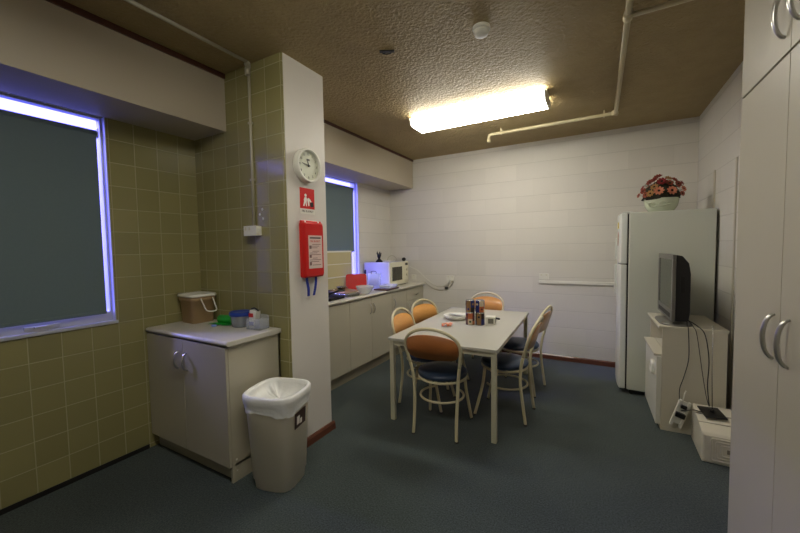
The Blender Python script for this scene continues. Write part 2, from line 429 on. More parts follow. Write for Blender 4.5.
# ceiling conduit down to the socket on the tiles
t = thing('conduit', 'thin grey conduit along the ceiling and down the olive tiles to a socket', 'conduit', (-2.178, Y1, 0))
p = MB(); p.tube([(0.03, YF-Y1+.02, ZC-.011), (.03, -.05, ZC-.011)], .011, 10)
build('ceiling_run', p, m_conduit, t)
p = MB(); p.tube([(0, -.011, ZC-.05), (0, -.011, 1.615)], .010, 10); build('wall_run', p, m_conduit, t)
p = MB(); p.tube([(.03, -.055, ZC-.02), (.028, -.04, ZC-.02), (.008, -.022, ZC-.028), (0, -.02, ZC-.04), (0, -.02, ZC-.085)], .019, 10); build('elbow', p, m_conduit, t)
for z in (2.35, 1.95):
    build('saddle', MB().box(-.016, .016, -.023, 0, z-.008, z+.008), m_conduit, t, .002)
t = thing('wall_socket', 'white surface-mounted double socket on the olive tiled wall', 'socket', (-2.178, Y1, 1.583))
build('back_box', MB().box(-.064, .064, -.045, 0, -.034, .034), m_plastic, t, .004)
build('face_plate', MB().box(-.067, .067, -.052, -.045, -.036, .036), m_plastic, t, .003)
for x in (-.04, .0):
    build('rocker_switch', MB().box(x-.008, x+.008, -.055, -.052, .004, .026), m_ivory, t, .001)
for k, (x, z) in enumerate(((-2.10, 1.735), (-2.128, 1.70), (-2.097, 1.668))):
    o = build('tile_chip', MB().lathe([(.011, 0), (.009, .002), (.001, .003)], n=9, mx=Matrix.Rotation(PI/2, 4, 'X')), m_plastic, None, 0, (x, Y1, z))
    tag(o, ('uppermost', 'leftmost', 'lowest')[k] + ' of three small white plaster spots on the tiles above the socket', 'spot', 'plaster spots on the tiles')

# ------------------------------------------------------------------ partition: clock, sign, fire blanket
RX = (PI/2, 0, PI/2)   # text facing +x
t = thing('wall_clock', 'round white-rimmed wall clock above the red sign', 'clock', (XP, 1.93, 2.043))
RY = Matrix.Rotation(PI/2, 4, 'Y')
build('rim', MB().lathe([(.116, 0), (.121, .012), (.121, .046), (.116, .053), (.107, .053), (.102, .036)], n=40, mx=RY, cap1=False), m_plastic, t)
build('clock_face', MB().lathe([(.105, .030), (.105, .034)], n=40, mx=RY), mat('clock_dial', (206, 208, 186), .5, var=.02), t)
for k in range(12):
    a = k*PI/6; u = MB(); M = Matrix.Translation((.0345, 0, 0)) @ Matrix.Rotation(-a, 4, 'X')
    # numerals
    s_ = text_mesh('numeral', str(12 if k == 0 else k), .026, m_print, t, (.0345, math.sin(a)*.083, math.cos(a)*.083), RX)
hh = MB(); hh.box(0, .002, -.003, .003, -.01, .05, Matrix.Translation((.038, 0, 0)) @ Matrix.Rotation(math.radians(20), 4, 'X'))
build('hour_hand', hh, m_black, t)
mh = MB(); mh.box(0, .002, -.0022, .0022, -.012, .066, Matrix.Translation((.041, 0, 0)) @ Matrix.Rotation(math.radians(82), 4, 'X'))
build('minute_hand', mh, m_black, t)
build('hand_pin', MB().lathe([(.006, .036), (.006, .045)], n=12, mx=RY), m_black, t)
build('maker_mark', MB().box(.0342, .0350, -.014, .014, .036, .048), m_print, t)

t = thing('safety_sign', 'red and white fire blanket sign below the wall clock', 'sign', (XP, 1.944, 1.80))
build('red_panel', MB().box(0, .002, -.073, .073, -.06, .088), m_red, t)
build('caption_plate', MB().box(0, .002, -.075, .075, -.098, -.0605), m_plastic, t)
text_mesh('caption', 'FIRE BLANKET', .0195, m_print, t, (.0024, 0, -.079), RX, sx=.95)
m_pict = mat('pictogram_white', (232, 226, 218), .5)
def disc(b, cy, cz, r, n=14): b.prism([(cy+r*math.cos(2*PI*i/n), cz+r*math.sin(2*PI*i/n)) for i in range(n)], .002, .003, 'x')
f = MB(); disc(f, -.018, .036, .011)
f.prism([(-.030,.020),(-.010,.024),(-.004,.004),(-.010,-.012),(-.006,-.042),(-.015,-.042),(-.022,-.014),(-.034,-.044),(-.044,-.040),(-.034,-.010),(-.036,.004)], .002, .003, 'x')
build('running_figure', f, m_pict, t)
f = MB(); f.prism([(-.002,.012),(.010,.020),(.026,.012),(.040,-.004),(.034,-.012),(.020,-.002),(.018,-.036),(.008,-.040),(.002,-.018)], .002, .003, 'x')
build('blanket_shape', f, m_pict, t)
f = MB(); f.prism([(.026,-.014),(.058,-.006),(.062,-.040),(.030,-.046)], .002, .003, 'x')
build('flame_box', f, m_black, t)

t = thing('fire_blanket', 'red fire blanket case with blue pull straps hanging below the sign', 'fire blanket', (XP, 1.962, 1.44))
t.scale = (1, .9, 1)
b = MB()
prof = [(-.118, .9, .0), (-.122, 1, .008), (-.122, 1, .03), (-.100, .98, .044)]
b.loft([[(0, y, z) for y, z in rrect(.236, .40, .018)], [(.030, y, z) for y, z in rrect(.236, .40, .018)], [(.044, y, z) for y, z in rrect(.205, .375, .018)]], smooth=False)
build('case', b, m_red, t)
b = MB(); b.box(0, .02, -.112, .112, .19, .214); build('hanging_flange', b, m_red, t, .004)
for y in (-.075, .075): build('hanging_hole', MB().lathe([(.008, .0205), (.007, .0225)], (0, 0, 0), 10, mx=Matrix.Translation((0, y, .203)) @ RY), m_pict, t)
b = MB(); b.box(.0442, .0456, -.072, .085, -.135, .105); lab = build('instruction_label', b, m_paper, t)
b = MB(); b.box(.0457, .0461, -.058, .070, .082, .092); build('header_bar', b, m_print, lab)
text_mesh('title_text', 'FIRE BLANKET', .021, m_red, lab, (.0458, .006, .062), RX, sx=.86)
b = MB()
for i in range(13):
    z = .040-i*.0125
    if i % 4 == 3: continue
    b.box(.0457, .0460, -.06 if i % 4 else -.03, .068-.02*(i % 3), z-.002, z+.002)
for z in (.02, -.045, -.10):
    b.box(.0457, .0460, -.064, -.04, z-.012, z+.012)
build('label_print', b, mat('faded_print', (120, 88, 84), .6), lab)
for y, dy in ((-.075, .01), (.03, -.035)):
    b = MB(); q = [(.02, y, -.19), (.024, y+.1*dy, -.23), (.03, y+.6*dy, -.28), (.026, y+dy, -.335)]
    b.loft([[(p[0]-.002, p[1]-.012, p[2]), (p[0]+.002, p[1]-.012, p[2]), (p[0]+.002, p[1]+.012, p[2]), (p[0]-.002, p[1]+.012, p[2])] for p in smooth_path(q, 4)], smooth=False)
    build('pull_strap', b, m_blue, t)

# ------------------------------------------------------------------ storage cabinet by the tiled corner
def arc_handle(L, out, r, axis='z', n=10):
    """bow handle centred at origin, bulging towards -y; feet at z +-L/2"""
    b = MB(); pts = []
    for i in range(n+1):
        a = PI*i/n
        pts.append((0, -out*math.sin(a), -L/2*math.cos(a)))
    rr = [r*.75+r*.5*math.sin(PI*i/n) for i in range(n+1)]
    b.tube(pts, rr, 8)
    return b
def nosed_top(x0, x1, y0, y1, z0, z1, front='y'):
    """worktop slab with rounded nose along the front edge"""
    b = MB(); h = (z1-z0)/2; pts = []
    if front == 'y':
        pts = [(y1, z0), (y1, z1)] + [(y0+h-h*math.sin(a), z0+h+h*math.cos(a)) for a in [PI*i/8 for i in range(9)]]
        b.prism(pts, x0, x1, 'x')
    else:
        pts = [(x0, z0), (x0, z1)] + [(x1-h+h*math.sin(a), z0+h+h*math.cos(a)) for a in [PI*i/8 for i in range(9)]]
        b.prism(pts, y0, y1, 'y')
    return b
xa0, xa1, ya = XL+.008, -1.962, 1.335
t = thing('storage_cabinet', 'low two-door laminate storage cabinet in the corner of the tiled walls', 'cabinet', ((xa0+xa1)/2, ya, 0))
hx = (xa1-xa0)/2
b = MB(); b.box(-hx, -hx+.018, .0, .40, .1, .862); b.box(hx-.018, hx, .0, .40, 0, .862); b.box(-hx, hx, .385, .40, .10, .862); b.box(-hx, hx, .02, .40, .10, .118); b.box(-hx+.018, hx-.018, .03, .39, .48, .496)
build('carcass', b, m_lam, t, .001)
build('kickboard', MB().box(-hx, hx-.018, .03, .045, 0, .10), m_kick, t)
b = nosed_top(-hx-.0, hx+.022, -.024, .40, .863, .895)
build('top_panel', b, m_top, t, .004)
for s in (-1, 1):
    x0, x1 = (-hx+.002, -.0015) if s < 0 else (.0015, hx-.002)
    d = build('door', MB().box(x0, x1, -.0175, -.0005, .105, .855), m_lam, t, .0015)
    h = arc_handle(.115, .032, .0065); o = build('handle', h, m_chrome, d, 0, (s*.047-.004, -.0175, .715))
for z in (.07, .14):
    build('screw_cap', MB().lathe([(.007, 0), (.006, .002)], n=10, mx=Matrix.Translation((hx, .03, z)) @ RY), m_plastic, t)

# things on it
t = thing('lidded_bucket', 'tan square bucket with white lid and handle on the storage cabinet', 'bucket', (-2.742, 1.625, .895), math.radians(-4))
def box_ring(w, d, r, z, n=5): return [(x, y, z) for x, y in rrect(w, d, r, n)]
b = MB().loft([box_ring(.185, .158, .03, 0), box_ring(.193, .165, .032, .006), box_ring(.208, .178, .035, .165), box_ring(.222, .19, .037, .168), box_ring(.227, .195, .037, .203)])
build('tub', b, m_tan, t)
b = MB().loft([box_ring(.238, .205, .04, .201), box_ring(.242, .21, .04, .211), box_ring(.232, .20, .04, .221), box_ring(.18, .145, .03, .222), box_ring(.17, .135, .03, .214)])
build('lid', b, m_plastic, t)
b = MB().tube(smooth_path([(.113, -.03, .188), (.145, -.028, .145), (.178, -.02, .10), (.176, .05, .095), (.145, .058, .14), (.113, .06, .188)], 5), .005, 8)
build('bail_handle', b, m_plastic, t)

t = thing('cleaning_cloth_roll', 'roll of bright green cleaning cloth on the storage cabinet', 'cloth roll', (-2.452, 1.672, .895), math.radians(8))
b = MB(); M = Matrix.Translation((0, 0, .031)) @ RY
b.lathe([(.012, -.068), (.028, -.07), (.031, -.066), (.031, .066), (.028, .07), (.012, .068)], n=20, mx=M); build('roll', b, m_green, t)
b = MB(); n = 9
b.loft([[(-.105+.2*i/8, y, .003+.006*abs(math.sin(i*1.9+y*60))) for y in (-.028,)] + [(-.105+.2*i/8, -.075-.012*math.sin(i*2.3), .003+.005*abs(math.cos(i*1.3)))] for i in range(n)], False, False, closed=False) if False else None
for i in range(8):
    x0 = -.10+i*.024; x1 = x0+.024
    z = lambda k: .002+.008*abs(math.sin(k*1.7))
    b.quad([(x0, -.02, .004), (x1, -.02, .004), (x1, -.078-.012*math.sin((i+1)*2.3), z(i+1)), (x0, -.078-.012*math.sin(i*2.3), z(i))])
o = build('loose_end', b, m_green, t); sm = o.modifiers.new('Solidify', 'SOLIDIFY'); sm.thickness = .002
o = tag(build('bottle_cap', MB().lathe([(.016, 0), (.018, .004), (.017, .012), (.012, .014)], n=16), mat('pale_blue_plastic', (120, 140, 200), .35), None, 0, (-2.44, 1.56, .895)), 'small pale blue cap in front of the green cloth roll', 'cap')

t = thing('food_container', 'clear round tub with a dark blue lid on the storage cabinet', 'container', (-2.262, 1.655, .895))
t.scale = (1.12, 1.12, 1.16)
b = MB().lathe([(.050, 0), (.056, .003), (.066, .075), (.067, .078), (.063, .078), (.053, .006), (.001, .005)], n=32); build('tub', b, m_clear, t)
b = MB().lathe([(.070, .070), (.071, .074), (.071, .09), (.066, .094), (.060, .091), (.001, .091)], n=32); build('lid', b, mat('navy_lid', (32, 62, 150), .4, var=.03), t)

t = thing('clear_organiser', 'clear plastic organiser box at the right end of the storage cabinet', 'organiser', (-2.085, 1.655, .895), math.radians(4))
b = MB(); w, d, h = .062, .045, .075
b.box(-w, w, -d, d, 0, .003); b.box(-w, w, -d, -d+.003, 0, h); b.box(-w, w, d-.003, d, 0, h+.02); b.box(-w, -w+.003, -d, d, 0, h); b.box(w-.003, w, -d, d, 0, h)
build('tray', b, m_thin, t, .001)
build('divider', MB().box(.012, .015, -d+.003, d-.003, .003, h-.005), m_thin, t)
t = thing('tea_packet', 'white packet with a red patch standing in the clear organiser', 'packet', (-2.112, 1.655, .8985), math.radians(6))
b = MB().prism([(-.045, 0), (.012, 0), (.034, .118), (-.026, .128)], -.022, .022, 'y'); build('packet', b, m_plastic, t, .002)
build('red_patch', MB().box(-.034, .006, -.0235, -.022, .078, .105), m_red, t)
build('blue_patch', MB().box(-.034, .008, -.0235, -.022, .018, .045), m_blue, t)
b = MB().tube(smooth_path([(-.03, 0, .132), (0, 0, .138), (.035, 0, .122)], 4), .006, 8); build('fold_clip', b, m_black, t)

# ------------------------------------------------------------------ waste bin
t = thing('waste_bin', 'tall cream plastic waste bin lined with a white bag beside the cabinet', 'bin', (-1.733, 1.505, 0), math.radians(15))
def sq_ring(w, z, e=3.6, n=48, dx=0, dy=0):
    out = []
    for i in range(n):
        a = 2*PI*i/n; c, s = math.cos(a), math.sin(a)
        out.append((dx+w*math.copysign(abs(c)**(2/e), c), dy+w*.96*math.copysign(abs(s)**(2/e), s), z))
    return out
b = MB().loft([sq_ring(.122, 0), sq_ring(.128, .006), sq_ring(.134, .06), sq_ring(.139, .064), sq_ring(.164, .555), sq_ring(.166, .56), sq_ring(.158, .56), sq_ring(.132, .07), sq_ring(.10, .06)], True, True)
build('body', b, mat('bin_cream', (232, 224, 202), .35, var=.02), t)
b = MB().loft([sq_ring(.171, .546), sq_ring(.174, .554), sq_ring(.174, .578), sq_ring(.168, .586), sq_ring(.160, .583), sq_ring(.158, .56)], False, False)
build('rim', b, m_plastic, t)
def bag_ring(w, z, amp, zr=0, ph=0, n=96):
    r = sq_ring(w, z, 3.6, n); out = []
    for i, (x, y, zz) in enumerate(r):
        a = 2*PI*i/n
        f = 1+amp*(.5+.28*math.sin(9*a+ph)+.22*math.sin(17*a+2.3*ph))
        out.append((x*f, y*f, zz+zr*(math.sin(3*a+.7)+.5*math.sin(8*a+1.9)+.3*math.sin(21*a))))
    return out
b = MB().loft([bag_ring(.1655, .478, .022, .010, 1), bag_ring(.1660, .486, .030, .009, 1), bag_ring(.1665, .497, .008, .008, 1.6), bag_ring(.1675, .508, .030, .007, 2.4), bag_ring(.169, .520, .006, .006, 3), bag_ring(.171, .532, .022, .004, 4.2), bag_ring(.1745, .545, .004, .001, 5), bag_ring(.1765, .556, .002), bag_ring(.177, .580, .002), bag_ring(.170, .590, .002), bag_ring(.158, .588, .003), bag_ring(.150, .568, .02, .003, 1), bag_ring(.138, .54, .05, .006, 2), bag_ring(.09, .52, .12, .012, 3), bag_ring(.03, .515, .12, .008, 4)], False, True)
o = build('bin_liner', b, m_bag, t)
b = MB(); M = Matrix.Translation((.1595, -.02, .425)) @ Matrix.Rotation(math.radians(2.9), 4, 'Y')
b.box(-.002, .0008, -.055, .065, -.05, .045, M); lb = build('product_label', b, mat('dark_photo_label', (70, 52, 44), .4, var=.3, vscale=60), t)
b = MB(); b.box(.0008, .0014, -.035, -.005, -.03, .02, M); b.box(.0008, .0014, .0, .022, -.035, -.005, M); build('label_print', b, m_pict, lb)

# ------------------------------------------------------------------ kitchen base cabinets and worktop
XK = -2.31
KX0 = XL+.01
def kunit(y0, y1, label, fronts, handles):
    t = thing('kitchen_cabinet', label, 'cabinet', (XK, (y0+y1)/2, 0), 0, 'kitchen base cabinets')
    h = (y1-y0)/2-.0008; d = KX0-XK
    b = MB(); b.box(d, -.018, -h, -h+.016, .135, .882); b.box(d, -.018, h-.016, h, .135, .882); b.box(d, -.018, -h, h, .135, .151); b.box(d, d+.012, -h, h, .135, .882)
    build('carcass', b, m_lam, t)
    for k, (ya_, yb_, z0, z1, kind) in enumerate(fronts):
        ya_ -= (y0+y1)/2; yb_ -= (y0+y1)/2
        f = build(kind, MB().box(-.0175, 0, ya_+.0015, yb_-.0015, z0+.0015, z1-.0015), m_lam, t, .0015)
        for (hy, hz, hk) in handles:
            hy -= (y0+y1)/2
            if hk == k:
                hb = arc_handle(.115 if kind == 'door' else .09, .028, .0055)
                o = build('handle', hb, m_chrome, f, 0, (0, hy, hz))
                o.rotation_euler = (0, 0, PI/2) if kind == 'door' else (PI/2, 0, PI/2)
    return t
kunit(2.155, 2.997, 'kitchen base cabinet nearest the white partition, its edge cut off by it', [(2.155, 2.576, .135, .88, 'door'), (2.576, 2.997, .135, .88, 'door')], [(2.61, .74, 1), (2.54, .74, 0)])
kunit(2.997, 3.883, 'two-door kitchen base cabinet under the glass bowl, paired bow handles', [(2.997, 3.415, .135, .88, 'door'), (3.415, 3.883, .135, .88, 'door')], [(3.378, .745, 0), (3.448, .745, 1)])
kunit(3.883, 4.282, 'single-door kitchen base cabinet below the microwave', [(3.883, 4.282, .135, .88, 'door')], [(3.925, .735, 0)])
kunit(4.282, 4.812, 'end kitchen base cabinet with a drawer, against the back wall', [(4.282, 4.812, .70, .88, 'drawer'), (4.282, 4.812, .135, .70, 'door')], [(4.56, .80, 0), (4.33, .60, 1)])
b = MB().box(XK-.075, XK-.06, 2.15, 4.815, 0, .134)
tag(build('plinth', b, m_lam_edge), 'long recessed plinth board under the kitchen base cabinets', 'plinth')
b = nosed_top(KX0, XK+.022, 2.15, 4.818, .884, .917, 'x')
tag(build('worktop', b, m_top, None, .002), 'long pale kitchen worktop along the window wall', 'worktop')

Z = .918
# cream panel in the lower window
t = thing('ribbed_panel', 'cream ribbed panel standing upright in front of the lower kitchen window', 'panel', (XL+.055, 3.375, Z))
m_crm = mat('cream_tile_plastic', (186, 176, 132), .35, var=.03)
b = MB(); b.box(0, .014, -.42, .335, 0, .50); pn = build('panel_sheet', b, m_crm, t)
b = MB()
b.box(.014, .019, -.42, .335, .484, .503); b.box(.014, .019, .322, .338, 0, .488); b.box(.014, .018, -.42, .322, .172, .186); b.box(.014, .017, -.42, .322, .335, .342); b.box(-.0, .019, .335, .34, 0, .488)
build('pale_edging', b, m_plastic, pn)

t = thing('chopping_board', 'bright red plastic chopping board standing on edge behind the glass bowl', 'chopping board', (-2.66, 3.60, Z), math.radians(37))
M = Matrix.Rotation(math.radians(-12), 4, 'X')
b = MB(); b.loft([[M @ Vector((x, yy, z+.105)) for x, z in rrect(.26, .21, .03)] for yy in (-.005, .005)], smooth=False)
build('board', b, m_red, t, .002)
# glass bowl
t = thing('glass_bowl', 'clear glass mixing bowl on the front of the kitchen worktop', 'bowl', (-2.375, 3.38, Z))
b = MB().lathe([(.045, 0), (.05, .003), (.085, .04), (.108, .085), (.110, .092), (.106, .092), (.081, .043), (.045, .008), (.001, .007)], n=32)
build('bowl', b, m_bowl, t)
# clear canister
t = thing('clear_canister', 'tall clear plastic canister with handle in front of the microwave', 'canister', (-2.59, 3.92, Z), math.radians(20))
b = MB().loft([box_ring(.15, .11, .02, 0), box_ring(.16, .12, .022, .2), box_ring(.154, .114, .02, .2), box_ring(.144, .104, .018, .006)])
build('body', b, m_clear, t)
b = MB().tube(smooth_path([(-.03, -.055, .19), (-.03, -.07, .225), (.03, -.07, .225), (.03, -.055, .19)], 5), .004); build('handle', b, m_print, t)
# tray stack near partition
m_tray = mat('blackened_tray', (36, 32, 30), .35, metal=.4, var=.2, vscale=30)
def tray(label, loc, rz, w, d, h, m, name='baking_tray', cat='tray'):
    t = thing(name, label, cat, loc, rz)
    b = MB().loft([box_ring(w-.02, d-.02, .02, 0), box_ring(w, d, .024, h), box_ring(w+.02, d+.02, .03, h+.001), box_ring(w+.02, d+.02, .03, h+.004), box_ring(w-.004, d-.004, .024, h+.003), box_ring(w-.024, d-.024, .02, .004)])
    build('tray', b, m, t)
    return t
tray('black baking tray, lowest of the stack beside the partition', (-2.56, 2.86, Z), math.radians(4), .40, .30, .022, m_tray)
tray('steel roasting tray beside the black baking tray on the worktop', (-2.52, 3.17, Z), math.radians(-8), .33, .22, .030, m_steel, 'roasting_tray')
o = MB().loft([box_ring(.31, .22, .02, 0), box_ring(.31, .22, .02, .012)], smooth=False)
o = build('wooden_board', o, mat('tan_board', (150, 118, 84), .5, var=.1, vscale=30), None, .002, (-2.53, 3.16, Z+.048)); o.rotation_euler = (math.radians(3), math.radians(2), math.radians(-8))
tag(o, 'thin wooden chopping board lying on the steel roasting tray', 'chopping board')
t = thing('frying_pan', 'black frying pan on the baking tray beside the partition', 'frying pan', (-2.58, 2.87, Z+.03))
build('pan', MB().lathe([(.09, 0), (.10, .004), (.118, .038), (.115, .038), (.097, .008), (.001, .006)], n=28), m_tray, t)
b = MB().tube([(.112, .02, .03), (.17, .06, .05), (.23, .10, .055)], [.008, .009, .01]); build('handle', b, m_black, t)
t = thing('steel_pot', 'small shiny steel saucepan standing inside the black frying pan', 'saucepan', (-2.58, 2.87, Z+.04))
build('pot', MB().lathe([(.05, 0), (.055, .004), (.057, .055), (.06, .057), (.054, .057), (.052, .008), (.001, .006)], n=24), m_steel, t)
build('handle', MB().tube([(.055, .0, .048), (.10, .02, .052), (.15, .04, .055)], .005), m_steel, t)
t = thing('sieve', 'round steel strainer lying on the wooden board', 'strainer', (-2.56, 3.18, Z+.064))
build('basket', MB().lathe([(.01, 0), (.04, .008), (.06, .03), (.063, .03), (.063, .033), (.058, .032), (.038, .012), (.001, .006)], n=22), m_steel, t)
build('handle', MB().tube([(.06, 0, .031), (.13, -.05, .028)], .004), m_steel, t)
# bottle by reveal
t = thing('sauce_bottle', 'small white bottle with a dark cap beside the microwave', 'bottle', (-2.79, 3.985, Z))
build('bottle', MB().lathe([(.024, 0), (.026, .004), (.026, .14), (.012, .17), (.012, .18)], n=18), m_plastic, t)
build('cap', MB().lathe([(.014, .178), (.014, .235), (.012, .238)], n=14), m_black, t)
t = thing('green_bottle', 'small green bottle behind the red chopping board', 'bottle', (-2.70, 3.77, Z))
build('bottle', MB().lathe([(.026, 0), (.03, .004), (.03, .09), (.013, .12), (.013, .13)], n=18), mat('dark_green_plastic', (28, 84, 62), .3, var=.05), t)
build('cap', MB().lathe([(.015, .13), (.014, .15)], n=14), m_plastic, t)
# board with glass dish in front of microwave
b = MB().loft([box_ring(.20, .34, .015, 0), box_ring(.20, .34, .015, .016)], smooth=False)
o = build('wooden_board', b, m_trimw, None, .002, (-2.385, 3.88, Z)); o.rotation_euler = (0, 0, math.radians(3))
tag(o, 'dark brown wooden board under the glass dish before the microwave', 'chopping board')
t = thing('glass_dish', 'shallow glass baking dish on the dark wooden board', 'dish', (-2.375, 3.90, Z+.0165), math.radians(3))
b = MB().loft([box_ring(.14, .20, .02, 0), box_ring(.17, .24, .024, .04), box_ring(.162, .232, .022, .04), box_ring(.132, .192, .018, .006)]); build('dish', b, m_bowl, t)

# microwave
t = thing('microwave', 'white microwave oven with a dark door window on the worktop corner', 'microwave', (-2.455, 4.06, Z), math.radians(3))
b = MB(); b.box(-.39, -.012, 0, .59, .012, .333); build('casing', b, mat('microwave_casing', (190, 190, 196), .35, var=.02), t, .006)
b = MB(); b.box(-.012, .012, 0, .455, .014, .331); dr = build('door', b, mat('microwave_cream', (218, 214, 188), .35, var=.02), t, .005)
build('door_window', MB().box(.012, .0135, .07, .375, .075, .265), mat('microwave_glass', (58, 56, 44), .2, var=.05), dr)
b = MB(); b.box(-.012, .012, .457, .59, .014, .331); cp = build('control_panel', b, MATS['microwave_cream'], t, .005)
build('display', MB().box(.012, .0135, .48, .565, .275, .31), m_black, cp)
for z in (.215, .14): build('dial', MB().lathe([(.022, .012), (.02, .03)], (0, 0, 0), 18, mx=Matrix.Translation((0, .523, z)) @ RY), m_ivory, cp)
build('open_button', MB().box(.012, .018, .48, .565, .03, .07), m_ivory, cp, .002)
for x in (-.35, -.03):
    for y in (.04, .55): build('foot', MB().lathe([(.012, 0), (.012, .013)], (x, y, 0), 10), m_black, t)
ZM = Z+.3335
# figurine / utensils on top
t = thing('dark_ornament', 'small dark spiky ornament on top of the microwave', 'ornament', (-2.66, 4.14, ZM))
build('base', MB().lathe([(.05, 0), (.052, .01), (.03, .035), (.012, .05)], n=16), m_black, t)
for k in range(7):
    a = k*.9; l = .07+.02*(k % 3)
    b = MB().loft([[(math.cos(a)*r+math.cos(a+PI/2)*w, math.sin(a)*r+math.sin(a+PI/2)*w, z), (math.cos(a)*r-math.cos(a+PI/2)*w, math.sin(a)*r-math.sin(a+PI/2)*w, z), (math.cos(a)*(r-.006), math.sin(a)*(r-.006), z+.004)] for r, w, z in ((.006, .008, .04), (.018, .018, .04+l*.5), (.03, .012, .04+l*.85), (.038, .001, .04+l))])
    build('leaf', b, mat('blackish_leaf', (34, 36, 32), .4, var=.2), t)
b = MB().tube(smooth_path([(-.06, -.02, .006), (-.05, 0, .05), (0, .02, .072), (.05, .03, .04), (.06, .03, .006)], 6), .004)
o = build('wire_loop', b, m_conduit, None, 0, (-2.60, 4.38, ZM+.0145)); tag(o, 'loop of thin grey wire standing on top of the microwave', 'wire')
t = thing('round_gadget', 'small round black object at the right end of the microwave top', 'gadget', (-2.50, 4.56, ZM))
build('body', MB().sphere((0, 0, .028), .03, 10, sz=.9), m_black, t)
build('foot', MB().lathe([(.02, 0), (.022, .006)], n=16), m_black, t)
b = MB(); b.box(-.12, .04, -.08, .08, 0, .014)
o = build('folded_cloth', b, m_bag, None, .004, (-2.63, 4.38, ZM)); tag(o, 'folded white cloth on the microwave under the wire loop', 'cloth')

# sockets on the back wall
def outlet(label, loc, w, plugs, name='wall_outlet'):
    t = thing(name, label, 'socket', loc)
    build('face_plate', MB().box(-w/2, w/2, -.012, 0, -.037, .037), m_plastic, t, .003)
    for x in plugs:
        build('rocker_switch', MB().box(x-.007, x+.007, -.015, -.012, .012, .028), m_ivory, t)
    return t
outlet('double wall outlet with plugs on the back wall right of the worktop', (-1.875, YB, .998), .125, (-.03, .03))
outlet('single wall outlet on the back wall just above the worktop corner', (-2.47, YB, 1.00), .075, (0,))
outlet('wall switch plate above the white trunking on the back wall', (-.61, YB, 1.053), .115, (-.03, .03))
b = MB().box(-.67, .24, -.02, 0, -.018, .018)
o = build('cable_trunking', b, m_plastic, None, .003, (0, YB, .983)); tag(o, 'white horizontal cable trunking on the back wall ending behind the fridge', 'trunking')
for k, (x, z) in enumerate(((-1.895, .96), (-1.84, .948))):
    t = thing('plug', ('white plug at the left', 'grey plug at the right')[k] + ' of the double wall outlet', 'plug', (x, YB-.012, z))
    build('plug_body', MB().loft([box_ring(.034, .03, .006, -.02), box_ring(.03, .026, .006, .016)], smooth=False), (m_plastic, m_conduit)[k], t, 0, (0, -.018, 0))
    build('pins', MB().box(-.008, .008, -.006, .0, -.004, .004), m_steel, t)
def cable(label, pts, r, m, cat='cable', name='power_cable'):
    p = smooth_path(pts, 8); c = p[0]
    b = MB().tube([q-c for q in p], r, 6)
    return tag(build(name, b, m, None, 0, c), label, cat)
y = YB-.008
cable('white cable curving from behind the microwave to the double outlet', [(-2.52, y-.03, 1.16), (-2.40, y-.01, 1.10), (-2.25, y, .97), (-2.12, y, .89), (-2.0, y, .875), (-1.92, y-.005, .90), (-1.895, y-.018, .934)], .0045, m_plastic)
cable('lower grey cable sagging from the worktop corner to the double outlet', [(-2.28, y-.01, .935), (-2.24, y, .89), (-2.12, y, .825), (-2.0, y, .82), (-1.9, y, .86), (-1.84, y-.018, .92)], .0045, m_conduit)
t = thing('cable_connector', 'dark inline connector on the grey cable below the double outlet', 'connector', (-1.935, y-.006, .852), 0)
build('body', MB().loft([box_ring(.045, .022, .006, -.014), box_ring(.045, .022, .006, .014)], smooth=False), m_print, t)

# ------------------------------------------------------------------ dining table
TZ = .70
t = thing('dining_table', 'rectangular pale grey dining table with square legs in the room centre', 'table', (-1.106, 3.318, 0), .033)
tw, tl = .903/2, 1.632/2
b = MB(); b.prism(rrect(tw*2, tl*2, .012, 3), TZ-.022, TZ, 'z'); build('tabletop', b, [m_ttop], t, .002)
b = MB(); e = .022
b.box(-tw+.04, tw-.04, -tl+e, -tl+e+.02, TZ-.062, TZ-.0225); b.box(-tw+.04, tw-.04, tl-e-.02, tl-e, TZ-.062, TZ-.0225)
b.box(-tw+e, -tw+e+.02, -tl+.04, tl-.04, TZ-.062, TZ-.0225); b.box(tw-e-.02, tw-e, -tl+.04, tl-.04, TZ-.062, TZ-.0225)
build('apron', b, m_tleg, t, .002)
for sx in (-1, 1):
    for sy in (-1, 1):
        x, y = sx*(tw-.03), sy*(tl-.03)
        build('leg', MB().box(x-.019, x+.019, y-.019, y+.019, 0, TZ-.0225), m_tleg, t, .004)

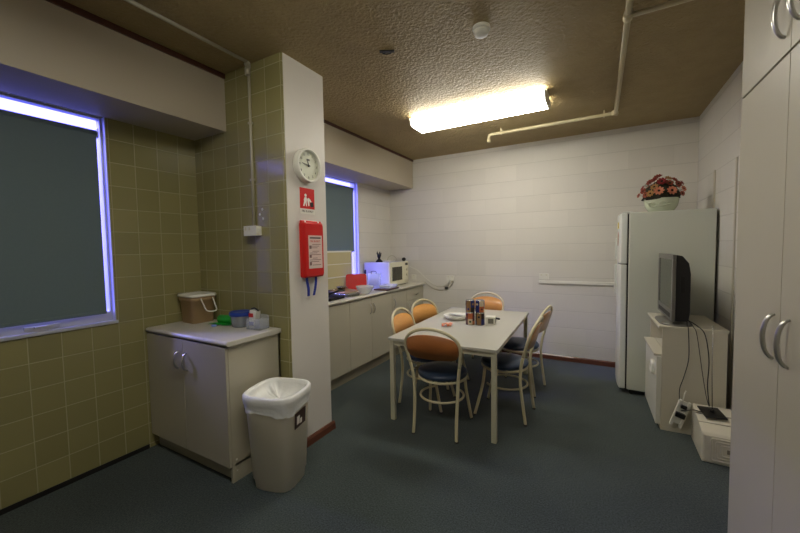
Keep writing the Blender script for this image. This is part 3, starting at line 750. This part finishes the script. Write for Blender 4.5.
# ------------------------------------------------------------------ chairs
def chair(label, loc, rz, wood):
    t = thing('dining_chair', label, 'chair', loc, rz, 'metal dining chairs around the table')
    for sx in (-1, 1):
        b = MB().tube(smooth_path([(sx*.185, .215, 0), (sx*.172, .185, .12), (sx*.155, .15, .28), (sx*.15, .135, .415)], 5), .0125, 10)
        build('front_leg', b, m_cream, t)
        b = MB().tube(smooth_path([(sx*.172, -.205, 0), (sx*.168, -.185, .15), (sx*.172, -.165, .32), (sx*.18, -.170, .46), (sx*.195, -.19, .56)], 5), .0125, 10)
        build('rear_leg', b, m_cream, t)
        build('foot_cap', MB().lathe([(.014, 0), (.015, .012)], (sx*.185, .215, 0), 10), m_print, t)
        build('foot_cap', MB().lathe([(.014, 0), (.015, .012)], (sx*.172, -.205, 0), 10), m_print, t)
    # back hoop
    def hoop(x, z): return (x, -.19-.09*(z-.56)/.3-.012*(1-(x/.215)**2), z)
    P = [(.195, -.19, .56)] + [hoop(.208, .64), hoop(.214, .70)] + [hoop(.213*math.cos(a), .71+.143*math.sin(a)) for a in [PI*i/12 for i in range(1, 12)]] + [hoop(-.214, .70), hoop(-.208, .64), (-.195, -.19, .56)]
    build('back_hoop', MB().tube(smooth_path(P, 3), .0125, 10), m_cream, t)
    # plywood back: arched upper edge, gently bowed lower edge with rounded ends
    N = 20; rows = []
    for k in range(N+1):
        u = -1+2*k/N; x = .203*u
        zt = .728+.078*math.sqrt(max(0, 1-(u*.97)**2)); zb = .610+.012*u*u+.045*abs(u)**12
        rows.append((x, zb, zt))
    b = MB()
    def yp(x, z): return -.19-.09*(z-.56)/.3-.022*(1-(x/.215)**2)
    A = [[b.bm.verts.new((x, yp(x, z), z)) for z in (zb, (zb+zt)/2, zt)] for (x, zb, zt) in rows]
    for i in range(N):
        for j in range(2):
            f = b.bm.faces.new((A[i][j], A[i+1][j], A[i+1][j+1], A[i][j+1])); f.smooth = True
    o = build('backrest', b, wood, t); sm = o.modifiers.new('Solidify', 'SOLIDIFY'); sm.thickness = .011; sm.offset = 0
    # seat pad, seat hoop and lower ring
    build('seat', MB().lathe([(.001, .425), (.175, .425), (.192, .432), (.200, .446), (.196, .462), (.178, .473), (.10, .479), (.001, .480)], (0, .01, 0), 36), m_seat, t)
    n = 28
    build('seat_hoop', MB().tube([(.186*math.cos(2*PI*i/n), .01+.186*math.sin(2*PI*i/n), .413) for i in range(n)], .010, 8, True), m_cream, t)
    A0 = math.radians(52)
    build('lower_ring', MB().tube([(.172*math.cos(a), -.008+.172*math.sin(a), .266) for a in [A0-(PI+2*A0)*i/n for i in range(n+1)]], .009, 8), m_cream, t)
    return t
c0 = chair('nearest dining chair, its back to the camera at the near end of the table', (-1.09, 2.60, 0), .08, m_ply_dk)
dup(c0, '', (-.70, 3.085, 0), math.radians(88), 'dining chair on the right side of the table, the nearer of two there')
dup(c0, '', (-.70, 3.70, 0), math.radians(82), 'dining chair on the right side of the table, the farther of two there')
dup(c0, '', (-1.405, 2.975, 0), math.radians(-88), 'dining chair on the kitchen side of the table, the nearer of two there')
dup(c0, '', (-1.475, 3.52, 0), math.radians(-105), 'dining chair on the kitchen side of the table, the farther of two there')
dup(c0, '', (-1.245, 4.20, 0), PI, 'dining chair at the far end of the table facing the camera')
k = 0
for o in list(C.objects):
    if o.name.startswith('backrest') and o.parent is not None and o.parent is not c0:
        if k == 0:
            me2 = o.data.copy(); me2.materials.clear(); me2.materials.append(m_ply)
        o.data = me2; k += 1

# ------------------------------------------------------------------ on the table
def can(label, loc, cols, rz=0):
    t = thing('tin_can', label, 'can', loc, rz, 'patterned tins stacked on the table')
    R, H = .0425, .120
    build('can_body', MB().lathe([(R-.003, 0), (R, .003), (R, H-.003), (R-.003, H), (R-.006, H-.002), (.001, H-.003)], n=28), m_steel, t)
    n = 24
    for i in range(6):   # printed vertical panels round the wrapper
        b = MB(); A = []
        for j in range(5):
            a = 2*PI*(i+j/4)/6; A.append(a)
        zc = .05+.012*math.sin(i*2.1)
        for (z0, z1, q) in ((.006, zc, 0), (zc, H-.006, 1)):
            b.mat(q)
            for a0, a1 in zip(A, A[1:]):
                b.quad([((R+.0006)*math.cos(a0), (R+.0006)*math.sin(a0), z0), ((R+.0006)*math.cos(a1), (R+.0006)*math.sin(a1), z0), ((R+.0006)*math.cos(a1), (R+.0006)*math.sin(a1), z1), ((R+.0006)*math.cos(a0), (R+.0006)*math.sin(a0), z1)])
        build('wrapper_panel', b, [cols[i % len(cols)], cols[(i*2+1) % len(cols)]], t)
    for i in range(6):
        a = 2*PI*(i+.5)/6
        M = Matrix.Rotation(a, 4, 'Z') @ Matrix.Translation((R+.0002, 0, .035+.045*(i % 2))) @ RY
        build('wrapper_spot', MB().lathe([(.011, 0), (.009, .0012)], n=12, mx=M), cols[(i+2) % len(cols)], t)
    return t
cN = mat('wrap_navy', (28, 40, 104), .35); cO = mat('wrap_orange', (176, 96, 54), .35); cB = mat('wrap_black', (30, 24, 30), .35); cC = mat('wrap_cream', (200, 184, 156), .35); cG = mat('wrap_gold', (136, 104, 62), .35); cE = mat('wrap_green', (60, 84, 50), .35); cP = mat('wrap_plum', (90, 44, 48), .35)
x0, y0 = -1.072, 3.262; x1, y1_ = -.984, 3.286
can('lower left patterned tin of the four stacked on the table', (x0, y0, TZ), [cC, cO, cE, cP], .3)
can('lower right patterned tin of the four stacked on the table', (x1, y1_, TZ), [cN, cB, cN, cG], 1.1)
can('upper left patterned tin of the four stacked on the table', (x0, y0, TZ+.1203), [cB, cN, cG], 2.0)
can('upper right patterned tin of the four stacked on the table', (x1, y1_, TZ+.1203), [cO, cC, cP, cN], .7)

t = thing('dinner_plate', 'white round dish beside the patterned tins on the table', 'plate', (-1.28, 3.46, TZ))
t.scale = (1.03, 1.03, 1.5)
build('plate', MB().lathe([(.09, 0), (.10, .003), (.128, .022), (.131, .030), (.126, .031), (.095, .024), (.001, .023)], n=40), m_plastic, t)
t = thing('folded_paper', 'folded white paper lying on the white round dish', 'paper', (-1.26, 3.455, TZ+.047), math.radians(-12))
b = MB(); b.box(-.085, .085, -.055, .055, 0, .0025); b.box(-.084, .086, -.054, .056, .004, .0065, Matrix.Rotation(math.radians(-3), 4, 'X')); build('sheet', b, m_bag, t)
t = thing('napkin_box', 'small white carton with grey print right of the patterned tins', 'box', (-.905, 3.375, TZ), math.radians(10))
build('carton', MB().box(-.045, .045, -.055, .055, 0, .072), m_plastic, t, .002)
b = MB(); b.box(-.02, .03, -.0562, -.0552, .012, .06); b.box(.0452, .046, -.04, .04, .015, .06); build('printed_patch', b, mat('grey_print', (120, 118, 104), .5, var=.3, vscale=90), t)
t = thing('marker_pen', 'dark pen lying on the table behind the small white carton', 'pen', (-.93, 3.62, TZ+.0095), math.radians(-25))
build('barrel', MB().lathe([(.006, -.06), (.009, -.055), (.009, .025)], n=14, mx=RY), m_print, t)
build('cap', MB().lathe([(.0093, .025), (.0093, .06), (.006, .066)], n=14, mx=RY), m_black, t)
t = thing('sweet_wrapper', 'crumpled pink and orange wrapper on the table left of the tins', 'wrapper', (-1.24, 3.09, TZ), .4)
t.scale = (1.1, 1.1, 1.9)
b = MB(); rnd = random.Random(3)
G = [[b.bm.verts.new((-.045+.015*i, -.03+.015*j, .003+rnd.random()*.017)) for j in range(5)] for i in range(7)]
for i in range(6):
    for j in range(4): b.bm.faces.new((G[i][j], G[i+1][j], G[i+1][j+1], G[i][j+1])).material_index = (i+j) % 3 == 0
o = build('foil', b, [mat('wrapper_pink', (218, 158, 132), .4), mat('wrapper_orange', (214, 96, 56), .4)], t); sm = o.modifiers.new('Solidify', 'SOLIDIFY'); sm.thickness = .001

# ------------------------------------------------------------------ fridge
t = thing('refrigerator', 'tall off-white two-door refrigerator in the back right corner', 'refrigerator', (.243, 3.985, 0), -.012)
FW, FD, FH = .630, .68, 1.742
b = MB(); b.box(0, FW, 0, FD, .045, FH); build('cabinet_body', b, m_fridge, t, .008)
build('base_grille', MB().box(.02, FW-.02, .02, FD-.02, .012, .045), m_black, t)
build('gasket', MB().box(-.012, 0, .01, FD-.01, .06, FH-.012), m_dark, t)
def fdoor(z0, z1):
    pts = []
    n = 10
    pts = [(-.012, 0.0), (-.012, FD)]
    for i in range(n+1):
        u = i/n; yy = FD*(1-u); xx = -.062-.022*math.sin(PI*u)**.6
        pts.append((xx, yy))
    return MB().prism(pts, z0, z1, 'z', False)
for (z0, z1, nm) in ((.05, 1.25, 'fridge_door'), (1.26, FH-.004, 'freezer_door')):
    d = build(nm, fdoor(z0, z1), m_fdoor, t, .007)
    zz = (z1-.35, z1-.02) if nm == 'fridge_door' else (z0+.02, z0+.25)
    hb = MB().box(-.098, -.078, .56, .60, zz[0], zz[1]); build('handle', hb, m_fdoor, d, .005)
    if nm == 'freezer_door':
        mg = MB().lathe([(.05, 0), (.048, .006)], n=20, sy=1, sx=1.5, mx=Matrix.Translation((-.079, .20, 1.50)) @ Matrix.Rotation(-PI/2, 4, 'Y'))
        build('oval_magnet', mg, mat('magnet_brown', (150, 110, 84), .4, var=.3, vscale=40), d)
        build('sticker', MB().box(-.086, -.078, .13, .30, 1.60, 1.66), mat('sticker_yellow', (196, 176, 96), .4, var=.2, vscale=40), d)
build('hinge_cover', MB().box(-.05, .03, .01, .06, FH-.003, FH+.012), m_fdoor, t, .003)
for x in (.04, FW-.04):
    for y in (.05, FD-.05): build('foot', MB().lathe([(.018, 0), (.018, .014)], (x, y, 0), 10), m_black, t)

# flower pot on the fridge
FX, FY = .505, 4.16
t = thing('flower_pot', 'pale green ceramic bowl with a moulded bow holding the flowers', 'flower pot', (FX, FY, FH+.001), -.1)
build('bowl', MB().lathe([(.085, 0), (.095, .006), (.125, .05), (.135, .10), (.137, .118), (.140, .126), (.132, .128), (.128, .11), (.10, .06), (.001, .05)], n=36, sy=.75), m_pot, t)
for s in (-1, 1):
    b = MB().tube(smooth_path([(-.03, -.092, .06), (-.03+s*.03, -.10, .085), (-.03+s*.065, -.094, .082), (-.03+s*.055, -.086, .055), (-.03+s*.02, -.09, .05), (-.03, -.092, .06)], 4), .006, 7)
    build('moulded_bow', b, m_pot, t)
b = MB().tube(smooth_path([(-.125, -.035, .105), (-.08, -.085, .07), (0, -.094, .055), (.07, -.083, .07), (.125, -.03, .108)], 6), .006, 7); build('moulded_swag', b, m_pot, t)
build('potting_foam', MB().lathe([(.11, .105), (.10, .112), (.001, .116)], n=20, sy=.72), m_dark, t)
petal_cols = [mat('petal_rust', (142, 58, 40), .6, var=.15), mat('petal_red', (136, 34, 34), .6, var=.15), mat('petal_peach', (196, 122, 92), .6, var=.1), mat('petal_straw', (166, 126, 74), .6, var=.12), mat('petal_terracotta', (160, 80, 58), .6, var=.12)]
m_leaf = mat('leaf_green', (64, 78, 48), .55, var=.2, vscale=30); m_stem = mat('stem_green', (58, 62, 34), .6); m_core = mat('flower_core', (52, 34, 20), .8, var=.2)
leafg = thing('flower_bunch', 'bunch of red and peach artificial flowers in the green bowl', 'flowers', (FX, FY, FH+.135), -.1)
rnd = random.Random(11)
b = MB(); rings = []
for kk in range(7):
    f = kk/6; zz = -.012+.165*f; rad = .142*math.sqrt(max(.02, 1-(f*.97)**2))
    rings.append([(rad*(1+.16*rnd.uniform(-1, 1))*math.cos(2*PI*i/26), .72*rad*(1+.16*rnd.uniform(-1, 1))*math.sin(2*PI*i/26), zz+rnd.uniform(-.008, .008)) for i in range(26)])
build('foliage_mass', b.loft(rings, smooth=False), mat('deep_foliage', (48, 46, 32), .8, var=.35, vscale=60, bump=.6, bscale=90), leafg)
spots = [(-.02,-.10,.055,2,.036),(.075,-.10,.045,2,.036),(-.085,-.08,.03,3,.030),(0,-.07,.13,1,.036),(-.055,-.05,.10,3,.030),(-.09,-.03,.145,0,.030),(-.14,-.05,.06,0,.028),(-.175,-.03,.02,4,.020),(-.12,-.06,.03,4,.026),(.06,-.05,.12,4,.028),(.12,-.06,.10,0,.028),(.16,-.04,.05,2,.026),(.15,-.05,.02,4,.024),(.05,0,.17,3,.028),(-.03,0,.19,0,.032),(-.06,-.01,.155,1,.03),(.095,.0,.155,0,.026),(.03,.05,.12,1,.03),(-.1,.05,.1,2,.03),(.12,.05,.09,4,.03),(-.02,.07,.09,3,.03),(-.145,.02,.10,1,.024),(.15,.02,.115,1,.022)]
for i, (x, y, z, ci, r) in enumerate(spots):
    r *= 1.15; y -= .02; z += .004*(i % 4)
    n_ = Vector((x*1.2, y*1.4-.05, .05+z*.45)).normalized()
    q = n_.to_track_quat('Z', 'Y').to_matrix().to_4x4(); M = Matrix.Translation((x, y, z)) @ q
    b = MB()
    for ring, (kk, rr, lift) in enumerate(((9, 1.0, .15), (7, .72, .42))):
        for p_ in range(kk):
            a = 2*PI*p_/kk+ring*.3; d = Vector((math.cos(a), math.sin(a), 0)); w = Vector((-math.sin(a), math.cos(a), 0))
            pts = [d*r*.18, d*r*rr*.6+w*r*.27+Vector((0, 0, r*lift*.6)), d*r*rr+w*r*.12+Vector((0, 0, r*lift)), d*r*rr-w*r*.12+Vector((0, 0, r*lift)), d*r*rr*.6-w*r*.27+Vector((0, 0, r*lift*.6))]
            b.quad([M @ p for p in pts])
    head = build('flower_head', b, petal_cols[ci], leafg); sm = head.modifiers.new('Solidify', 'SOLIDIFY'); sm.thickness = .0015
    build('flower_centre', MB().lathe([(.001, -.002), (r*.26, 0), (r*.24, r*.16), (.001, r*.22)], n=10, mx=M), m_core, head)
    bx = Vector((x*.25, y*.25, -.02)); mid = (bx+Vector((x, y, z)))/2+Vector((0, 0, .015))
    build('stem', MB().tube([bx, mid, Vector((x, y, z))-n_*.002], .002, 5), m_stem, head)
for i in range(90):
    a = rnd.uniform(0, 2*PI); rr = rnd.uniform(.03, .14); z = rnd.uniform(-.01, .13); base = Vector((rr*math.cos(a)*.75, rr*math.sin(a)*.6, z-.01))
    dirv = Vector((math.cos(a), math.sin(a), rnd.uniform(-.1, .8))).normalized(); w = dirv.cross(Vector((0, 0, 1))).normalized(); L = rnd.uniform(.045, .075)
    b = MB(); up = Vector((0, 0, .01))
    b.quad([base, base+dirv*L*.5+w*L*.22, base+dirv*L-up, base+dirv*L*.5-w*L*.22])
    o = build('leaf', b, m_leaf, leafg); sm = o.modifiers.new('Solidify', 'SOLIDIFY'); sm.thickness = .001

# ------------------------------------------------------------------ TV cabinet and TV
t = thing('television_cabinet', 'small white cabinet under the television, doors facing the table', 'cabinet', (.41, 3.318, 0), .02)
cw, cd, ch = .403, .62, .815
b = MB(); b.box(.02, cw, .008, .024, .03, ch-.02); b.box(.02, cw, cd-.024, cd-.008, .03, ch-.02); b.box(cw-.012, cw, .02, cd-.02, .03, ch-.02); b.box(.02, cw, .02, cd-.02, .03, .046); b.box(.052, cw-.014, .026, cd-.026, .575, .592)
b.box(.02, cw, .008, cd-.008, 0, .03)
build('carcass', b, m_plastic if False else mat('cabinet_melamine', (204, 198, 178), .4, var=.02), t, .002)
build('top_panel', MB().box(-.004, cw+.004, 0, cd, ch-.02, ch), MATS['cabinet_melamine'], t, .003)
build('shelf_board', MB().box(-.03, .05, .02, cd-.02, .575, .592), MATS['cabinet_melamine'], t, .002)
d = build('door', MB().box(-.012, .019, .012, cd-.012, .04, .573), mat('white_door', (214, 212, 198), .35, var=.02), t, .004)
hb = MB().loft([[(-.012, y, z) for y, z in rrect(.13, .11, .035)], [(-.034, y, z) for y, z in rrect(.12, .10, .032)], [(-.036, y, z) for y, z in rrect(.09, .07, .02)], [(-.024, y, z) for y, z in rrect(.08, .06, .02)]], True, True)
build('moulded_handle', hb, m_plastic, d, 0, (0, .14, .455))
t = thing('brass_ornament', 'tiny brass ornament in the open shelf under the television', 'ornament', (.47, 3.45, .593))
build('body', MB().lathe([(.018, 0), (.02, .01), (.012, .03), (.02, .05), (.008, .07)], n=14), mat('brass', (170, 130, 70), .3, metal=.7, var=.05), t)

t = thing('television', 'small flat television with silver bezel and black back on the white cabinet', 'television', (.485, 3.335, .8155), math.radians(1.5))
b = MB(); b.box(0, .022, 0, .64, .055, .545); 
fr = MB()
fr.box(0, .022, 0, .61, .505, .545); fr.box(0, .022, 0, .61, .035, .12); fr.box(0, .022, 0, .04, .12, .505); fr.box(0, .022, .57, .61, .12, .505)
m_bez = mat('silver_bezel', (118, 116, 108), .35, metal=.3, var=.02)
build('bezel', fr, m_bez, t, .004)
build('screen', MB().box(.006, .02, .035, .575, .115, .51), mat('screen_glass', (66, 70, 60), .12, var=.03), t)
b = MB().prism([(.022, .035), (.105, .045), (.112, .12), (.112, .40), (.10, .48), (.06, .535), (.022, .543)], .004, .606, 'y'); build('rear_casing', b, m_black, t, .006)
build('side_port', MB().box(.05, .075, .0005, .004, .26, .38), m_dark, t)
b = MB(); b.box(.03, .07, .25, .35, .02, .06); build('neck', b, m_black, t, .004)
b = MB().loft([[(x+.045, y+.21, 0) for x, y in rrect(.21, .40, .09, 6)], [(x+.045, y+.21, .012) for x, y in rrect(.20, .39, .085, 6)], [(x+.048, y+.21, .026) for x, y in rrect(.12, .22, .05, 6)]]); build('stand_base', b, m_bez, t)
b = MB(); b.box(-.0015, 0, .07, .54, .055, .09); build('speaker_grille', b, m_print, t)

# white appliance on the floor
t = thing('floor_appliance', 'low white plastic appliance with concentric ridges on the floor beside the cabinet', 'appliance', (.606, 2.95, 0), -.02)
AW, AD = .27, .35
def arng(y, z1, ins): return [(ins, y, ins*.6+.0), (AW-ins, y, ins*.6), (AW-ins, y, z1-ins), (ins, y, z1-ins)]
b = MB().loft([arng(0, .197, .012), arng(.012, .20, 0), arng(AD*.55, .235, 0), arng(AD, .262, 0)], smooth=False); ab = build('casing', b, m_plastic if False else mat('aged_white_plastic', (206, 200, 182), .4, var=.03), t, .008)
for k, ins in enumerate((.035, .06, .085)):
    x0, x1, z0, z1 = ins+.012, AW-ins+.02, ins*.75, .197-ins*.75
    pts = rrect(x1-x0, z1-z0, .01, 3, ((x0+x1)/2, (z0+z1)/2))
    b = MB().tube([(x, -.001, z) for x, z in pts], .006, 6, True); build('face_ridge', b, MATS['aged_white_plastic'], t)
build('badge', MB().box(.125, .175, -.004, .004, .085, .112), mat('badge_grey', (118, 112, 98), .5, var=.2, vscale=90), t, .001)
b = MB(); b.tube([(.0, .12, .223), (AW, .12, .223)], .003, 6); b.tube([(.0, .22, .243), (AW, .22, .243)], .003, 6); build('top_seam', b, mat('seam_grey', (168, 162, 146), .5), t)

t = thing('antenna', 'indoor aerial with a square black base on the white floor appliance', 'antenna', (.702, 3.18, .249), math.radians(8))
t.rotation_euler = (math.radians(5), 0, math.radians(8))
build('base_plate', MB().box(-.06, .06, -.075, .075, 0, .012), m_black, t, .003)
build('boss', MB().lathe([(.014, .012), (.011, .03), (.005, .036)], n=14), m_black, t)
build('whip', MB().tube([(0, 0, .03), (-.005, .03, .30), (-.008, .055, .62)], [.0028, .002, .0014], 6), m_steel, t)
# cables
t1 = cable('dark cable hanging from the television down to the power board', [(.612, 3.56, .86), (.585, 3.36, .83), (.58, 3.29, .80), (.585, 3.285, .60), (.56, 3.28, .46), (.535, 3.275, .36), (.535, 3.268, .26)], .0035, m_print, 'cable', 'television_cable')
cable('dark aerial lead looping from the television to the black aerial base', [(.605, 3.52, .845), (.64, 3.36, .83), (.675, 3.29, .78), (.70, 3.285, .60), (.695, 3.28, .42), (.702, 3.27, .30), (.702, 3.243, .277)], .0035, m_print, 'cable', 'aerial_lead')
cable('second thin lead hanging straight down beside the looping aerial lead', [(.605, 3.45, .85), (.615, 3.33, .825), (.63, 3.29, .77), (.665, 3.285, .50), (.69, 3.28, .33), (.698, 3.24, .275)], .0025, m_print, 'cable', 'aerial_lead')
cable('short dark lead lying between the power board and the aerial base', [(.545, 3.265, .20), (.60, 3.20, .245), (.62, 3.15, .262), (.65, 3.15, .258)], .004, m_print, 'cable', 'short_lead')
t = thing('power_board', 'white power board leaning against the cabinet side above the carpet', 'power board', (.538, 3.272, .165), 0)
t.rotation_euler = (0, math.radians(16), math.radians(-4))
for x in (-.028, .028): build('board_rail', MB().box(x-.009, x+.009, -.014, .012, -.095, .115), m_plastic, t, .003)
build('board_face', MB().box(-.02, .02, -.006, .008, -.07, .11), m_plastic, t, .002)
build('plug', MB().box(-.03, .03, -.04, -.006, -.012, .022), m_black, t, .004)
build('plug', MB().box(-.016, .02, -.032, -.006, .06, .086), m_black, t, .004)
cable('short white lead poking up from the power board', [(.553, 3.262, .27), (.560, 3.262, .32), (.572, 3.265, .355)], .004, m_plastic, 'cable', 'white_lead')

# conduits on the right wall
for yy, w, z1, lb in ((3.585, .022, 2.08, 'white vertical cable duct on the right wall nearer the tall cupboard'), (4.17, .03, 2.09, 'white vertical cable duct on the right wall behind the fridge')):
    o = build('cable_duct', MB().box(-.010, 0, -w/2, w/2, 0, z1), mat('duct_white', (196, 188, 172), .45, var=.02), None, .002, (XR, yy, 0)); tag(o, lb, 'duct')

# ------------------------------------------------------------------ tall cupboard at right
TX, TY = .501, 1.983
t = thing('tall_cupboard', 'tall greige laminate cupboard with bow handles along the right wall', 'cupboard', (TX, TY, 0))
b = MB(); dpt = XR-TX-.004
ZT = 2.75
b.box(.019, dpt, -.016, 0, 0, ZT); b.box(.019, dpt, -.87, -.854, 0, ZT); b.box(dpt-.012, dpt, -.854, -.016, .0, ZT); b.box(.019, dpt, -.854, -.016, .08, .096); b.box(.019, dpt, -.854, -.016, 2.018, 2.034); b.box(.019, dpt, -.854, -.016, ZT-.016, ZT)
build('carcass', b, m_lam, t)
build('kickboard', MB().box(.06, .075, -.854, -.016, 0, .08), m_kick, t)
for (y0, y1, hy) in ((-.4255, -.0015, -.388), (-.868, -.4295, -.495)):
    d = build('door', MB().box(0, .0185, y0, y1, .085, 2.022), m_lam, t, .0015)
    o = build('handle', arc_handle(.145, .028, .006), m_chrome, d, 0, (0, hy, 1.135)); o.rotation_euler = (0, 0, -PI/2)
    d = build('upper_door', MB().box(0, .0185, y0, y1, 2.030, ZT-.002), m_lam, t, .0015)
    o = build('handle', arc_handle(.145, .028, .006), m_chrome, d, 0, (0, hy, 2.155)); o.rotation_euler = (0, 0, -PI/2)

# ------------------------------------------------------------------ light from outside and camera
w = bpy.data.worlds.new('daylight'); S.world = w; w.use_nodes = True
bg = w.node_tree.nodes['Background']; bg.inputs[1].default_value = 6.5
wt = w.node_tree; tc = wt.nodes.new('ShaderNodeTexCoord'); sp = wt.nodes.new('ShaderNodeSeparateXYZ'); cr = wt.nodes.new('ShaderNodeValToRGB')
wt.links.new(tc.outputs['Generated'], sp.inputs[0]); mr = wt.nodes.new('ShaderNodeMapRange'); mr.inputs['From Min'].default_value = -1
wt.links.new(sp.outputs[2], mr.inputs['Value']); wt.links.new(mr.outputs[0], cr.inputs[0]); wt.links.new(cr.outputs[0], bg.inputs[0])
cr.color_ramp.elements[0].position = .42; cr.color_ramp.elements[0].color = (.03, .035, .22, 1)     # ground outside, below the horizon
cr.color_ramp.elements[1].position = .52; cr.color_ramp.elements[1].color = (.17, .16, 1.0, 1)    # evening-blue sky
for (y0, y1, z0, z1) in (W1, W2):
    L = bpy.data.lights.new('window_portal', 'AREA'); L.shape = 'RECTANGLE'; L.size = z1-z0; L.size_y = y1-y0; L.cycles.is_portal = True
    o = bpy.data.objects.new('window_portal', L); C.objects.link(o); o.location = (XL-.13, (y0+y1)/2, (z0+z1)/2); o.rotation_euler = (0, -PI/2, 0)

L = bpy.data.lights.new('added_blue_sun', 'SUN'); L.energy = 16.0; L.angle = math.radians(20); L.color = (.3, .3, 1)  # added blue sun lamp, throws extra window light onto the storage cabinet door
o = bpy.data.objects.new('added_blue_sun', L); C.objects.link(o)
o.rotation_euler = Vector((.93, .30, -.62)).to_track_quat('-Z', 'Y').to_euler(); o.location = (-6, -.5, 4)
yw, pt, ro = .5126, -.0519, -.0161
F = Vector((-math.sin(yw)*math.cos(pt), math.cos(yw)*math.cos(pt), math.sin(pt))); Rt = Vector((math.cos(yw), math.sin(yw), 0)); U = Rt.cross(F)
R2 = math.cos(ro)*Rt+math.sin(ro)*U; U2 = -math.sin(ro)*Rt+math.cos(ro)*U
cam = bpy.data.cameras.new('camera'); cam.sensor_width = 36; cam.lens = 354.3/800*36; cam.clip_start = .02
co = bpy.data.objects.new('camera', cam); C.objects.link(co)
M = Matrix.Identity(4)
for i in range(3): M[i][0] = R2[i]; M[i][1] = U2[i]; M[i][2] = -F[i]
M[2][3] = 1.443
co.matrix_world = M; S.camera = co
S.view_settings.view_transform = 'Standard'; S.view_settings.look = 'None'; S.view_settings.gamma = 1; S.view_settings.use_curve_mapping = False
S.view_settings.exposure = 0.36
S.cycles.max_bounces = 8; S.cycles.diffuse_bounces = 5; S.cycles.sample_clamp_indirect = 6
